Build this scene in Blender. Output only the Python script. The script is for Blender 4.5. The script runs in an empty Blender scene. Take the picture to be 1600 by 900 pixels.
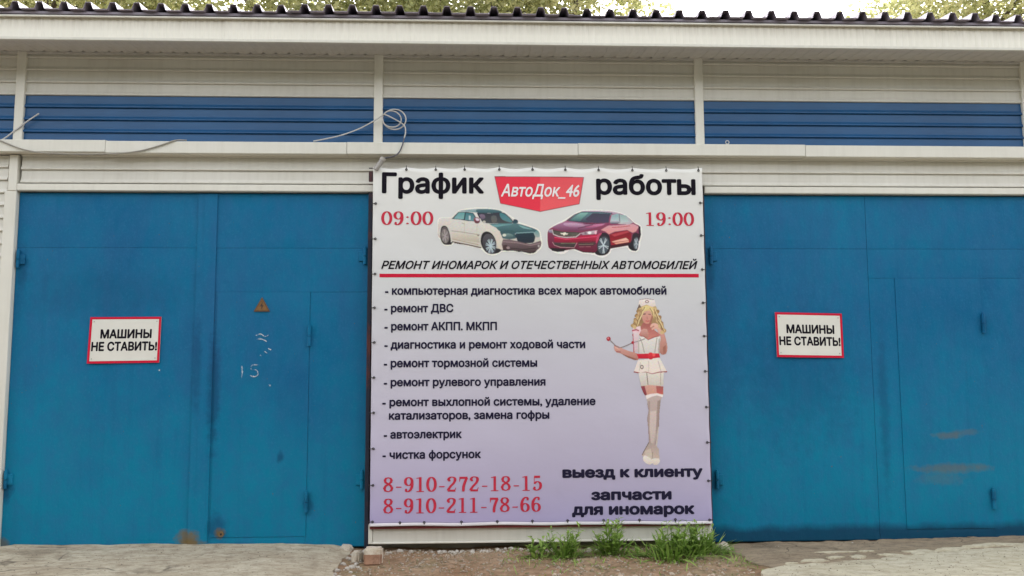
import bpy, bmesh, math, random
import numpy as np
from mathutils import Vector, Matrix, noise
from mathutils.geometry import tessellate_polygon, delaunay_2d_cdt

scene = bpy.context.scene
COL = scene.collection

# ------------------------------------------------------------------ camera
YAW, PITCH, ROLL = 0.03971869, 0.09883779, -0.00431744
fw = Vector((math.sin(YAW) * math.cos(PITCH), math.cos(YAW) * math.cos(PITCH), math.sin(PITCH)))
ri = Vector((math.cos(YAW), -math.sin(YAW), 0.0))
up = ri.cross(fw)
cr, sr = math.cos(ROLL), math.sin(ROLL)
r2 = ri * cr + up * sr
u2 = up * cr - ri * sr
cam = bpy.data.cameras.new("camera")
cam.sensor_width = 36.0
cam.lens = 36.0 * 1300.0 / 1600.0
cam.clip_start = 0.05
cam.clip_end = 3000.0
camo = bpy.data.objects.new("camera", cam)
COL.objects.link(camo)
M4 = Matrix((r2, u2, -fw)).transposed().to_4x4()
M4.translation = Vector((0.0, -6.5, 1.3))
camo.matrix_world = M4
scene.camera = camo

# ------------------------------------------------------------------ sky and sun (bright overcast)
SUN_EL, SUN_AZ = math.radians(48), math.radians(12)   # azimuth clockwise from +Y
world = bpy.data.worlds.new("World")
scene.world = world
world.use_nodes = True
wn, wl = world.node_tree.nodes, world.node_tree.links
wn.clear()
sky = wn.new("ShaderNodeTexSky")
sky.sky_type = 'NISHITA'
sky.sun_disc = False
sky.sun_elevation = SUN_EL
sky.sun_rotation = SUN_AZ
sky.air_density = 1.0
sky.dust_density = 3.0
sky.ozone_density = 1.0
hs = wn.new("ShaderNodeHueSaturation")
hs.inputs["Saturation"].default_value = 0.13
bgn = wn.new("ShaderNodeBackground")
bgn.inputs["Strength"].default_value = 0.15
wo = wn.new("ShaderNodeOutputWorld")
wl.new(sky.outputs[0], hs.inputs["Color"])
wl.new(hs.outputs[0], bgn.inputs["Color"])
wl.new(bgn.outputs[0], wo.inputs[0])

sd = bpy.data.lights.new("sun", 'SUN')
sd.energy = 1.2
sd.angle = math.radians(12)
sd.color = (1.0, 0.96, 0.9)
so = bpy.data.objects.new("sun", sd)
COL.objects.link(so)
sdir = Vector((math.sin(SUN_AZ) * math.cos(SUN_EL), math.cos(SUN_AZ) * math.cos(SUN_EL), math.sin(SUN_EL)))
so.rotation_euler = sdir.to_track_quat('Z', 'Y').to_euler()
so.location = sdir * 30

scene.view_settings.view_transform = 'Standard'
scene.view_settings.look = 'None'
scene.view_settings.gamma = 1.0
scene.view_settings.use_curve_mapping = False
scene.view_settings.exposure = 2.42

# ------------------------------------------------------------------ helpers
def lin(c):
    c = c / 255.0
    return c / 12.92 if c <= 0.04045 else ((c + 0.055) / 1.055) ** 2.4

def rgb(r, g, b, k=1.0):
    return (min(lin(r) * k, 0.9), min(lin(g) * k, 0.9), min(lin(b) * k, 0.9), 1.0)

def tag(o, label=None, cat=None, group=None, kind=None):
    if label: o["label"] = label
    if cat: o["category"] = cat
    if group: o["group"] = group
    if kind: o["kind"] = kind
    return o

def empty(name, loc, label, cat, group=None):
    o = bpy.data.objects.new(name, None)
    o.empty_display_size = 0.2
    o.location = loc
    COL.objects.link(o)
    return tag(o, label, cat, group)

def link(name, me, mat=None, parent=None, loc=None, smooth=False):
    if mat is not None and len(me.materials) == 0:
        me.materials.append(mat)
    if smooth:
        me.polygons.foreach_set("use_smooth", [True] * len(me.polygons))
    o = bpy.data.objects.new(name, me)
    if loc is not None: o.location = loc
    if parent is not None: o.parent = parent
    COL.objects.link(o)
    return o

class MB:
    def __init__(s):
        s.v, s.f = [], []
    def add(s, vs, fs):
        n = len(s.v)
        s.v += [tuple(p) for p in vs]
        s.f += [tuple(i + n for i in f) for f in fs]
        return s
    def box(s, x0, x1, y0, y1, z0, z1, c=0.0):
        if c <= 0:
            return s.add([(x0,y0,z0),(x1,y0,z0),(x1,y1,z0),(x0,y1,z0),(x0,y0,z1),(x1,y0,z1),(x1,y1,z1),(x0,y1,z1)],
                         [(0,3,2,1),(4,5,6,7),(0,1,5,4),(1,2,6,5),(2,3,7,6),(3,0,4,7)])
        # front edges (towards -y) chamfered
        vs = []
        for z in (z0, z1):
            vs += [(x0,y1,z),(x0,y0+c,z),(x0+c,y0,z),(x1-c,y0,z),(x1,y0+c,z),(x1,y1,z)]
        zc0, zc1 = z0 + c, z1 - c
        vs[2] = (x0+c,y0,zc0); vs[3] = (x1-c,y0,zc0); vs[8] = (x0+c,y0,zc1); vs[9] = (x1-c,y0,zc1)
        return s.add(vs, [(2,3,9,8),(1,2,8,7),(3,4,10,9),(0,1,7,6),(4,5,11,10),(1,4,3,2),(8,9,10,7),(0,5,4,1),(7,10,11,6),(5,0,6,11)])
    def prof(s, pts, x0, x1):
        """closed (y,z) profile, clockwise seen from +x, extruded along x"""
        n = len(pts)
        vs = [(x0,y,z) for y,z in pts] + [(x1,y,z) for y,z in pts]
        fs = [(i,(i+1)%n,(i+1)%n+n,i+n) for i in range(n)]
        fs += [tuple(range(n-1,-1,-1)), tuple(range(n,2*n))]
        return s.add(vs, fs)
    def tube(s, pts, r, n=8, closed=False, caps=True):
        pts = [Vector(p) for p in pts]
        rings = []
        ref = Vector((0,0,1))
        for i, p in enumerate(pts):
            a = pts[max(i-1,0)]; b = pts[min(i+1,len(pts)-1)]
            t = (b-a).normalized()
            if abs(t.dot(ref)) > 0.95: ref = Vector((0,1,0)) if abs(t.y) < .9 else Vector((1,0,0))
            x = t.cross(ref).normalized(); y = t.cross(x)
            rr = r[i] if isinstance(r,(list,tuple)) else r
            rings.append([p + (x*math.cos(2*math.pi*k/n) + y*math.sin(2*math.pi*k/n))*rr for k in range(n)])
        vs = [v for rg in rings for v in rg]
        fs = []
        for i in range(len(rings)-1):
            for k in range(n):
                fs.append((i*n+k, i*n+(k+1)%n, (i+1)*n+(k+1)%n, (i+1)*n+k))
        if caps:
            fs += [tuple(range(n-1,-1,-1)), tuple(range((len(rings)-1)*n, len(rings)*n))]
        return s.add(vs, fs)
    def mesh(s, name):
        me = bpy.data.meshes.new(name)
        me.from_pydata(s.v, [], s.f)
        bm = bmesh.new(); bm.from_mesh(me)
        bmesh.ops.recalc_face_normals(bm, faces=bm.faces)
        bm.to_mesh(me); bm.free()
        return me
    def raw(s, name):
        me = bpy.data.meshes.new(name)
        me.from_pydata(s.v, [], s.f)
        return me
    def build(s, name, mat, parent=None, loc=None, smooth=False):
        return link(name, s.mesh(name), mat, parent, loc, smooth)

def catmull(pts, n=6, closed=False):
    out = []
    P = [Vector(p) for p in pts]
    m = len(P)
    rng = range(m) if closed else range(m-1)
    for i in rng:
        if closed:
            a,b,c,d = P[(i-1)%m],P[i],P[(i+1)%m],P[(i+2)%m]
        else:
            a,b,c,d = P[max(i-1,0)],P[i],P[i+1],P[min(i+2,m-1)]
        for k in range(n):
            t = k/n
            out.append(0.5*((2*b)+(c-a)*t+(2*a-5*b+4*c-d)*t*t+(3*b-a-3*c+d)*t*t*t))
    if not closed: out.append(P[-1])
    return out

# ------------------------------------------------------------------ materials
class Mat:
    def __init__(s, name, rough=0.6, spec=0.5, metal=0.0):
        s.m = bpy.data.materials.new(name)
        s.m.use_nodes = True
        s.nt = s.m.node_tree
        s.b = s.nt.nodes["Principled BSDF"]
        s.out = s.nt.nodes["Material Output"]
        s.b.inputs["Roughness"].default_value = rough
        s.b.inputs["Specular IOR Level"].default_value = spec
        s.b.inputs["Metallic"].default_value = metal
        s.tc = s.nt.nodes.new("ShaderNodeTexCoord")
        s.gp = s.tc.outputs["Object"]
    def n(s, t, **kw):
        nd = s.nt.nodes.new(t)
        for k, v in kw.items(): setattr(nd, k, v)
        return nd
    def l(s, a, b): s.nt.links.new(a, b)
    def scaled(s, sc, off=(0,0,0), src=None):
        mp = s.n("ShaderNodeMapping")
        mp.inputs["Scale"].default_value = sc
        mp.inputs["Location"].default_value = off
        s.l(src or s.gp, mp.inputs["Vector"])
        return mp.outputs[0]
    def noise(s, scale=5, detail=4, rough=.55, sc=(1,1,1), off=(0,0,0), src=None):
        nd = s.n("ShaderNodeTexNoise")
        nd.inputs["Scale"].default_value = scale
        nd.inputs["Detail"].default_value = detail
        nd.inputs["Roughness"].default_value = rough
        s.l(s.scaled(sc, off, src), nd.inputs["Vector"])
        return nd.outputs["Fac"]
    def rng(s, val, a, b, c=0.0, d=1.0):
        nd = s.n("ShaderNodeMapRange")
        nd.inputs[1].default_value = a; nd.inputs[2].default_value = b
        nd.inputs[3].default_value = c; nd.inputs[4].default_value = d
        s.l(val, nd.inputs[0])
        return nd.outputs[0]
    def math(s, op, a, b=None):
        nd = s.n("ShaderNodeMath", operation=op)
        for i, v in enumerate((a, b)):
            if v is None: continue
            if isinstance(v, (int, float)): nd.inputs[i].default_value = v
            else: s.l(v, nd.inputs[i])
        return nd.outputs[0]
    def mix(s, fac, a, b, mode='MIX'):
        nd = s.n("ShaderNodeMix", data_type='RGBA', blend_type=mode)
        if isinstance(fac, (int, float)): nd.inputs[0].default_value = fac
        else: s.l(fac, nd.inputs[0])
        for i, v in ((6, a), (7, b)):
            if isinstance(v, tuple): nd.inputs[i].default_value = v
            else: s.l(v, nd.inputs[i])
        return nd.outputs[2]
    def color(s, c):
        if isinstance(c, tuple): s.b.inputs["Base Color"].default_value = c
        else: s.l(c, s.b.inputs["Base Color"])
        return s
    def bump(s, h, dist=0.01, strength=1.0):
        nd = s.n("ShaderNodeBump")
        nd.inputs["Distance"].default_value = dist
        nd.inputs["Strength"].default_value = strength
        s.l(h, nd.inputs["Height"])
        s.l(nd.outputs[0], s.b.inputs["Normal"])
        return s
    def roughv(s, v):
        s.l(v, s.b.inputs["Roughness"]); return s

def simple(name, c, rough=.6, var=.25, scale=8, metal=0., spec=.5):
    m = Mat(name, rough, spec, metal)
    f = m.rng(m.noise(scale, 5), .3, .7)
    d = tuple(v*(1-var) for v in c[:3]) + (1,)
    m.color(m.mix(f, d, c))
    return m.m

def cream_mat(name, c=(.66,.64,.58,1), dirt=.28):
    m = Mat(name, .42, .4)
    # weather streaks running down, blotchy dust
    st = m.rng(m.noise(3.0, 6, .65, (6,6,.5)), .45, .8)
    bl = m.rng(m.noise(1.3, 5, .6, (1,1,2), (3,1,7)), .35, .75)
    f = m.math('MULTIPLY', m.math('ADD', st, bl), dirt)
    d = (c[0]*.62, c[1]*.60, c[2]*.55, 1)
    m.color(m.mix(f, c, d))
    m.bump(m.noise(60, 2), .0006, .6)
    return m.m

M_CREAM = cream_mat("cream_vinyl")
M_TRIM = cream_mat("cream_trim", (.72,.70,.63,1), .22)
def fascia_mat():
    m = Mat("shaded_streaked_fascia", .45, .4)
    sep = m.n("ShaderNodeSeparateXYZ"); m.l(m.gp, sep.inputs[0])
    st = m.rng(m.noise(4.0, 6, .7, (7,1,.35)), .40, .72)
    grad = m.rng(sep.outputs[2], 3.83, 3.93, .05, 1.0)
    f = m.math('MULTIPLY', m.math('ADD', m.math('MULTIPLY', st, .45), .35), grad)  # roof lip's shade painted into the upper part, broken by dirt streaks
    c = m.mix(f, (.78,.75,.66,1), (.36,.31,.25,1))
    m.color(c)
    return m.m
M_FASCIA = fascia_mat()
def bluesiding():
    m = Mat("blue_vinyl", .34, .32)
    f = m.rng(m.noise(1.2, 4, .6, (1,1,1.5)), .3, .7)
    g = m.rng(m.noise(5, 5, .7, (.4,1,8)), .5, .85)
    c = m.mix(f, (.008,.062,.165,1), (.012,.088,.225,1))
    m.color(m.mix(m.math('MULTIPLY', g, .2), c, (.10,.17,.29,1)))
    return m.m
M_BLUE = bluesiding()
M_SOFFIT = cream_mat("soffit_vinyl", (.60,.58,.55,1), .4)
M_ROOF = simple("roof_steel", (.32,.28,.34,1), .5, .3, 3)
M_DARK = simple("dark_gap", (.02,.02,.025,1), .8, .3)
M_CORE = simple("block_wall", (.35,.33,.30,1), .9, .3)
M_JAMB = None

def gate_mat(name, rust=(), stains=(), base_dark=False, seed=0.0):
    """blue enamel on steel; rust and stains: (x, z, rx, rz, strength)"""
    m = Mat(name, .5, .14)
    sep = m.n("ShaderNodeSeparateXYZ"); m.l(m.gp, sep.inputs[0])
    X, Z = sep.outputs[0], sep.outputs[2]
    a = m.rng(m.noise(.8, 5, .6, (1,1,.8), (seed,0,seed)), .32, .68)
    b = m.rng(m.noise(3.2, 6, .65, (1.5,1,.45), (seed,2,0)), .4, .75)
    c = m.mix(a, (.002,.108,.248,1), (.002,.168,.310,1))
    c = m.mix(m.math('MULTIPLY', b, .6), c, (.022,.085,.225,1))
    # more teal towards the bottom
    wob = m.noise(2.5, 5, .6)
    zz = m.math('ADD', Z, m.math('MULTIPLY', wob, 1.4))
    lowf = m.rng(zz, 2.1, 1.1, 0, .6)
    c = m.mix(lowf, c, (.001,.215,.335,1))
    # fine brush and dust speckle
    md = m.rng(m.noise(11, 6, .75, (1,1,.7), (seed,1,1)), .42, .62)
    c = m.mix(m.math('MULTIPLY', md, .38), c, (.020,.125,.285,1))
    dr = m.rng(m.noise(16, 4, .6, (1,1,.045), (seed,3,0)), .55, .72)
    c = m.mix(m.math('MULTIPLY', dr, .16), c, (.001,.085,.19,1))
    sp = m.rng(m.noise(70, 3, .75, (1,1,.8)), .52, .72)
    c = m.mix(m.math('MULTIPLY', sp, .35), c, (.03,.20,.34,1))
    ch = m.rng(m.noise(38, 2, .6, (1,1,1), (seed+7,0,0)), .765, .775)
    c = m.mix(m.math('MULTIPLY', ch, .8), c, (.13,.10,.08,1))
    def blob(x, z, rx, rz):
        dx = m.math('DIVIDE', m.math('SUBTRACT', X, x), rx)
        dz = m.math('DIVIDE', m.math('SUBTRACT', Z, z), rz)
        d = m.math('SQRT', m.math('ADD', m.math('MULTIPLY', dx, dx), m.math('MULTIPLY', dz, dz)))
        nz = m.math('MULTIPLY', m.math('SUBTRACT', m.noise(14, 5, .7, (1,1,1), (x,0,z)), .5), 1.6)
        return m.rng(m.math('ADD', d, nz), 1.0, .35)
    for x, z, rx, rz, s in stains:
        c = m.mix(m.math('MULTIPLY', blob(x,z,rx,rz), s*.75), c, (.004,.045,.120,1))
    for x, z, rx, rz, s in rust:
        c = m.mix(m.math('MULTIPLY', blob(x,z,rx,rz), s), c, (.17,.115,.045,1))
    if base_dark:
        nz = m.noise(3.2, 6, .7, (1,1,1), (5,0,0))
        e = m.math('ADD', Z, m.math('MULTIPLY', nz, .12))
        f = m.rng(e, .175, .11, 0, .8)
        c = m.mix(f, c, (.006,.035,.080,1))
    m.color(c)
    m.roughv(m.rng(m.noise(4, 5), .3, .7, .42, .62))
    m.bump(m.noise(3.5, 6, .6, (1,1,.6)), .022, .6)
    return m.m

M_GATE_L = gate_mat("blue_enamel_left",
    rust=[(-2.192,.06,.10,.07,.8),(-2.17,.02,.12,.04,.9),(-1.96,.085,.055,.05,.9),(-3.55,.02,.06,.06,.6)],
    stains=[(-2.035,1.15,.06,.55,.75),(-2.17,1.35,.05,.5,.5),(-1.519,.647,.035,.05,.8),(-3.55,.42,.06,.10,.9),
            (-1.98,.13,.10,.12,.7),(-3.52,2.1,.05,.2,.6),(-1.30,.30,.05,.10,.7),(-2.95,1.9,.9,.25,.25)], seed=0.)
M_GATE_R = gate_mat("blue_enamel_right",
    rust=[(3.70,.775,.16,.035,.4),(3.72,.52,.38,.045,.42),(3.62,.44,.22,.06,.18),(3.85,.80,.15,.03,.25)],
    stains=[(4.03,1.65,.05,.10,.5),(4.03,.30,.045,.08,.7),(1.84,2.1,.05,.25,.6),(1.84,.42,.06,.10,.8),
            (3.20,1.0,.05,.8,.45),(2.5,1.25,.6,.7,.3)], base_dark=True, seed=4.)
def jamb():
    m = Mat("rusty_jamb", .7)
    f = m.rng(m.noise(5, 6, .7, (1,1,.6)), .52, .66)
    m.color(m.mix(f, (.012,.016,.035,1), (.10,.025,.022,1)))
    return m.m
M_JAMB = jamb()

def ground_mat():
    m = Mat("dirt", .95, .2)
    a = m.rng(m.noise(1.6, 6, .6), .35, .7)
    b = m.rng(m.noise(14, 6, .7), .35, .7)
    c = m.mix(a, (.30,.175,.10,1), (.44,.33,.22,1))
    c = m.mix(m.math('MULTIPLY', b, .75), c, (.13,.08,.045,1))
    g = m.rng(m.noise(3.5, 6, .7, (1,1,1), (9,3,0)), .55, .72)
    c = m.mix(m.math('MULTIPLY', g, .45), c, (.16,.17,.07,1))
    sp = m.rng(m.noise(90, 3, .8), .66, .76)
    c = m.mix(m.math('MULTIPLY', sp, .7), c, (.52,.45,.37,1))
    sep = m.n("ShaderNodeSeparateXYZ"); m.l(m.gp, sep.inputs[0])
    yy = m.math('ADD', sep.outputs[1], m.math('MULTIPLY', m.noise(1.2, 4), 1.2))
    far = m.rng(yy, -1.6, -2.6)
    gr = m.mix(m.noise(1.0, 5), (.05,.075,.025,1), (.11,.095,.055,1))  # out-of-view ground darkened to cut light bounced up under the eave
    c = m.mix(far, c, gr)
    m.color(c); m.bump(m.noise(35, 6, .7), .012, .9)
    return m.m
M_GROUND = ground_mat()
def conc_mat(name, c1, c2, c3, crack=0):
    m = Mat(name, .9, .25)
    a = m.rng(m.noise(1.7, 7, .7, (1,1.8,1)), .36, .64)
    b = m.rng(m.noise(9, 7, .8, (1,1.6,1)), .44, .62)
    c = m.mix(a, c1, c2)
    c = m.mix(m.math('MULTIPLY', b, .7), c, c3)
    sp = m.rng(m.noise(120, 2, .8), .64, .72)
    c = m.mix(m.math('MULTIPLY', sp, .6), c, (.12,.09,.065,1))
    if crack:
        vo = m.n("ShaderNodeTexVoronoi", feature='DISTANCE_TO_EDGE')
        vo.inputs["Scale"].default_value = crack
        wp = m.n("ShaderNodeMix", data_type='RGBA'); wp.inputs[0].default_value = .22
        nz = m.n("ShaderNodeTexNoise"); nz.inputs["Scale"].default_value = 3.5; nz.inputs["Detail"].default_value = 6
        m.l(m.gp, nz.inputs["Vector"]); m.l(m.gp, wp.inputs[6]); m.l(nz.outputs["Color"], wp.inputs[7])
        m.l(wp.outputs[2], vo.inputs["Vector"])
        cf = m.math('MULTIPLY', m.rng(vo.outputs["Distance"], .0, .012, 1, 0), m.rng(m.noise(1.5, 3), .48, .6))
        c = m.mix(m.math('MULTIPLY', cf, .8), c, (.07,.055,.04,1))
        # oily and damp patches
        oil = m.rng(m.noise(2.6, 6, .7, (1,1,1), (4,4,4)), .56, .68)
        c = m.mix(m.math('MULTIPLY', oil, .55), c, (c3[0]*.6, c3[1]*.6, c3[2]*.6, 1))
    m.color(c); m.bump(m.noise(40, 6, .8), .010, 1.)
    return m.m
M_CONC_L = conc_mat("old_concrete", (.42,.35,.25,1), (.56,.50,.38,1), (.24,.18,.12,1), 1.1)
M_CONC_R = conc_mat("pale_concrete", (.52,.47,.34,1), (.60,.55,.42,1), (.34,.28,.19,1), .9)
M_SAND = conc_mat("sandy_strip", (.38,.30,.205,1), (.29,.225,.15,1), (.17,.13,.09,1), 1.6)

def vcol_mat(name, rough=.5):
    m = Mat(name, rough, .3)
    a = m.n("ShaderNodeAttribute"); a.attribute_name = "ink"
    m.color(a.outputs["Color"])
    return m.m
M_PRINT = vcol_mat("printed_vinyl")
M_INK = simple("black_ink", (.010,.008,.014,1), .8, .2, 20, spec=.12)
M_INK_N = simple("navy_ink", (.020,.017,.045,1), .8, .2, 20, spec=.12)
M_RED = simple("red_ink", (.62,.012,.045,1), .7, .15, 20, spec=.15)
M_RED2 = simple("crimson_ink", (.60,.035,.07,1), .7, .2, 20, spec=.15)
M_WHITEINK = simple("white_ink", (.85,.80,.80,1), .5, .05)

def banner_mat():
    m = Mat("banner_vinyl", .42, .35)
    sep = m.n("ShaderNodeSeparateXYZ"); m.l(m.gp, sep.inputs[0])
    cr = m.n("ShaderNodeValToRGB")
    f = m.rng(sep.outputs[2], .14, 2.9)
    m.l(f, cr.inputs[0])
    e = cr.color_ramp.elements
    e[0].position = 0.; e[0].color = (.43,.375,.61,1)
    e[1].position = 1.; e[1].color = (.76,.75,.71,1)
    for p, c in ((.10,(.48,.43,.60,1)), (.24,(.54,.50,.63,1)), (.45,(.58,.56,.63,1)), (.66,(.64,.64,.645,1))):
        k = e.new(p); k.color = c
    m.color(cr.outputs[0])
    m.bump(m.noise(2.2, 4, .5, (1,1,1.4)), .016, .5)
    return m.m
M_BANNER = banner_mat()
M_HEM = simple("banner_hem", (.78,.74,.78,1), .35, .15, 5)
M_REDPAINT = simple("red_painted_steel", (.22,.03,.035,1), .6, .5, 6)
M_STEEL = simple("dark_steel", (.05,.045,.045,1), .5, .4, 20, .3)
M_GREYSTEEL = simple("pale_grey_steel", (.38,.36,.34,1), .45, .3, 12, .2)
M_CABLE = simple("white_cable_jacket", (.58,.56,.54,1), .5, .2)
M_CABLE_G = simple("grey_cable_jacket", (.36,.34,.30,1), .6, .2)
M_CABLE_D = simple("dark_cable_jacket", (.10,.10,.13,1), .6, .2)
M_SIGN = simple("sign_plate_white", (.74,.72,.66,1), .4, .06, 6)

# ------------------------------------------------------------------ ground
def interp(x, tab):
    if x <= tab[0][0]: return tab[0][1]
    for (a, b), (c, d) in zip(tab, tab[1:]):
        if x <= c: return b + (d-b)*(x-a)/(c-a)
    return tab[-1][1]

def gz(x, y):
    h = interp(x, [(-6,-.01),(-1.05,-.03),(-.85,-.05),(1.9,-.05),(4.4,-.012),(7,0)])
    k = min(max((-y-0.9)/1.6, 0), 1)
    h = h*(1-k) - .03*k
    if -3 < y < 1 and -7 < x < 8:
        h += .014*noise.noise(Vector((x*2.3, y*2.3, 0))) + .007*noise.noise(Vector((x*9, y*9, 3)))
    return h

def axis(lo, hi, step, far):
    v = [lo + i*step for i in range(int(round((hi-lo)/step))+1)]
    d, p = step, v[-1]
    out = list(v)
    while p < far:
        d *= 1.7; p += d; out.append(p)
    d, p = step, v[0]
    while p > -far:
        d *= 1.7; p -= d; out.insert(0, p)
    return out

def sheet(name, xs, ys, zf, mat, parent=None, keep=None):
    nx, ny = len(xs), len(ys)
    v = [(x, y, zf(x, y)) for y in ys for x in xs]
    f = []
    for j in range(ny-1):
        for i in range(nx-1):
            if keep is None or keep((xs[i]+xs[i+1])/2, (ys[j]+ys[j+1])/2):
                f.append((j*nx+i, j*nx+i+1, (j+1)*nx+i+1, (j+1)*nx+i))
    me = bpy.data.meshes.new(name); me.from_pydata(v, [], f)
    return link(name, me, mat, parent, smooth=True)

g = sheet("ground", axis(-5.5, 6.5, .035, 600), axis(-2.2, .06, .035, 600), gz, M_GROUND)
tag(g, kind="structure")

def slab(name, outline, top, thick, mat, step=.03, jag=.02):
    """outline polygon (x,y) filled by a fine sheet with its own edge and depth"""
    xs = [p[0] for p in outline]; ys = [p[1] for p in outline]
    # ragged outline
    pts = []
    n = len(outline)
    for i in range(n):
        a = Vector(outline[i]); b = Vector(outline[(i+1)%n])
        k = max(1, int((b-a).length/.05))
        for j in range(k):
            p = a.lerp(b, j/k)
            q = Vector((p.x, p.y, 1.7))
            p = p + Vector((noise.noise(q*6), noise.noise(q*6+Vector((9,9,9)))))*jag + Vector((noise.noise(q*19), noise.noise(q*19+Vector((5,5,5)))))*jag*.8
            pts.append(p)
    bm = bmesh.new()
    vs = [bm.verts.new((p.x, p.y, 0)) for p in pts]
    es = [bm.edges.new((vs[i], vs[(i+1) % len(vs)])) for i in range(len(vs))]
    bmesh.ops.triangle_fill(bm, edges=es, use_beauty=True)
    for axis_i, lo, hi in ((0, min(xs), max(xs)), (1, max(min(ys), -2.5), max(ys))):
        c = lo + .08
        while c < hi:
            co = (c,0,0) if axis_i == 0 else (0,c,0)
            no = (1,0,0) if axis_i == 0 else (0,1,0)
            if axis_i == 0 and (c < -4.6 or c > 5): c += .3; continue
            bmesh.ops.bisect_plane(bm, geom=bm.verts[:]+bm.edges[:]+bm.faces[:], plane_co=co, plane_no=no)
            c += .08
    for v in bm.verts: v.co.z = top(v.co.x, v.co.y)
    r = bmesh.ops.extrude_face_region(bm, geom=bm.faces[:])
    for e in r["geom"]:
        if isinstance(e, bmesh.types.BMVert): e.co.z -= thick
    bmesh.ops.recalc_face_normals(bm, faces=bm.faces)
    me = bpy.data.meshes.new(name); bm.to_mesh(me); bm.free()
    return link(name, me, mat)

def topl(x, y):
    return interp(x, [(-6,.03),(-3.5,.02),(-1.5,.006),(-1.1,-.006),(-.95,-.035)]) + .006*noise.noise(Vector((x*3,y*3,5))) + .004*noise.noise(Vector((x*11,y*11,5)))
o = slab("concrete_apron", [(-3.47,.02),(-1.0,.02),(-.95,-.12),(-.98,-.5),(-.96,-1.0),(-1.05,-2.6),(-4.6,-2.6),(-3.9,-.7),(-3.62,-.2)], topl, .12, M_CONC_L)
tag(o, kind="structure")
def topr(x, y):
    return gz(x, y)*.2 + interp(x, [(1.8,-.022),(4.4,.008),(7,.02)]) + .004*noise.noise(Vector((x*4,y*4,8)))
o = slab("concrete_pavement", [(1.86,-.86),(2.12,-.74),(2.35,-.72),(2.69,-.66),(2.98,-.55),(3.51,-.45),(4.07,-.36),(4.6,-.30),(7.5,-.2),(7.5,-2.6),(1.7,-2.6),(1.80,-1.3)], topr, .08, M_CONC_R, jag=.03)
tag(o, kind="structure")
def tops(x, y):
    return gz(x, y) + .010
o = slab("sandy_path", [(1.86,.02),(7.5,.02),(7.5,-.5),(4.2,-.5),(3.2,-.62),(2.4,-.80),(1.98,-.78),(1.86,-.35)], tops, .05, M_SAND, jag=.05)
tag(o, kind="structure")

M_ASPH = conc_mat("added_asphalt", (.060,.058,.055,1), (.075,.072,.068,1), (.04,.038,.036,1))
rd = sheet("added_road", [-60+i*2 for i in range(61)], [-14+i*.5 for i in range(23)], lambda x, y: -.012+.006*noise.noise(Vector((x, y, 2))), M_ASPH)  # unseen dark surface, added to weaken light bounced up to the soffit
tag(rd, kind="structure")

# ------------------------------------------------------------------ garage building
BLD = empty("garage_building", (0,0,0), "long low garage block with cream and blue siding and big blue steel gates", "building")
XL, XR = -6.6, 7.4
w = MB()
w.box(XL, -3.62, .07, .30, -.2, 3.9); w.box(-.83, 1.775, .07, .30, -.2, 3.9); w.box(4.56, XR, .07, .30, -.2, 3.9)
w.box(-3.62, -.83, .072, .30, 2.70, 3.9); w.box(1.775, 4.56, .072, .30, 2.70, 3.9)
w.build("front_wall", M_CORE, BLD)
MB().box(XL, XL+.25, .30, 6.2, -.2, 4.25).build("side_wall", M_CORE, BLD)
MB().box(XR-.25, XR, .30, 6.2, -.2, 4.25).build("side_wall", M_CORE, BLD)
MB().box(XL+.25, XR-.25, 5.95, 6.2, -.2, 4.5).build("back_wall", M_CORE, BLD)

_bc = {}
def board(x0, x1, z0, h, mat, name="siding_board"):
    """clapboard: face slopes out to a lip at its foot"""
    key = (round(x1-x0, 3), round(h, 4), mat.name)
    if key not in _bc:
        L = x1 - x0
        p = [(.05,0),(-.004,0),(-.016,.002),(-.018,.006),(-.0175,.012),(-.006,.030),(-.0045,.036),(-.001,h-.002),(.05,h-.002)]
        mb = MB(); mb.prof(p, 0, L)
        _bc[key] = mb.mesh(name); _bc[key].materials.append(mat)
    return link(name, _bc[key], None, BLD, (x0, 0, z0))

POSTS = [(-3.625,-3.555),(-.835,-.765),(1.742,1.812),(4.455,4.525)]
bays = [(XL,-3.625),(-3.555,-.835),(-.765,1.742),(1.812,4.455),(4.525,XR)]
for a, b in bays:
    for k in range(4):
        hh = .1 if k < 3 else .075
        board(a, b, 3.468 + k*.1, hh, M_CREAM)                 # cream rows under the eave
    for k in range(4):
        board(a, b, 3.068 + k*.1, .1, M_BLUE, "blue_siding_board")
# cream rows between ledge and gates
for a, b in ((-3.555,-.80),(1.79,4.455)):
    for k in range(3):
        board(a, b, 2.765 + k*.105, .105 if k < 2 else .05, M_CREAM)
# pier behind the banner (rows run behind it)
for k in range(9):
    if k > 5 or k == 0:
        pass
z = 2.765
for k in range(3):
    board(-.80, 1.79, z + k*.105, .105 if k < 2 else .05, M_CREAM)
# pier left of the left gate, and the one far right
z = 2.985
k = 0
while z > .12:
    z -= .1
    board(XL, -3.655, z, .1, M_CREAM)
    board(4.60, XR, z, .1, M_CREAM)

def part(name, mat, x0, x1, y0, y1, z0, z1, c=.004, parent=BLD):
    return MB().box(x0, x1, y0, y1, z0, z1, c).build(name, mat, parent)
for i, (a, b) in enumerate(POSTS):
    part("corner_trim", M_TRIM, a, b, -.030, .05, 3.09, 3.84)
# trims below ledge
part("corner_trim", M_TRIM, -3.64, -3.575, -.030, .05, 2.70, 2.985)
part("gate_trim", M_TRIM, -3.665, -3.575, -.026, .06, -.02, 2.70)
part("gate_trim", M_TRIM, 4.525, 4.60, -.026, .06, -.02, 2.985)
part("gate_trim", M_TRIM, -3.575, -.80, -.028, .06, 2.703, 2.757, .005)
part("gate_trim", M_TRIM, 1.80, 4.525, -.028, .06, 2.703, 2.757, .005)
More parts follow.
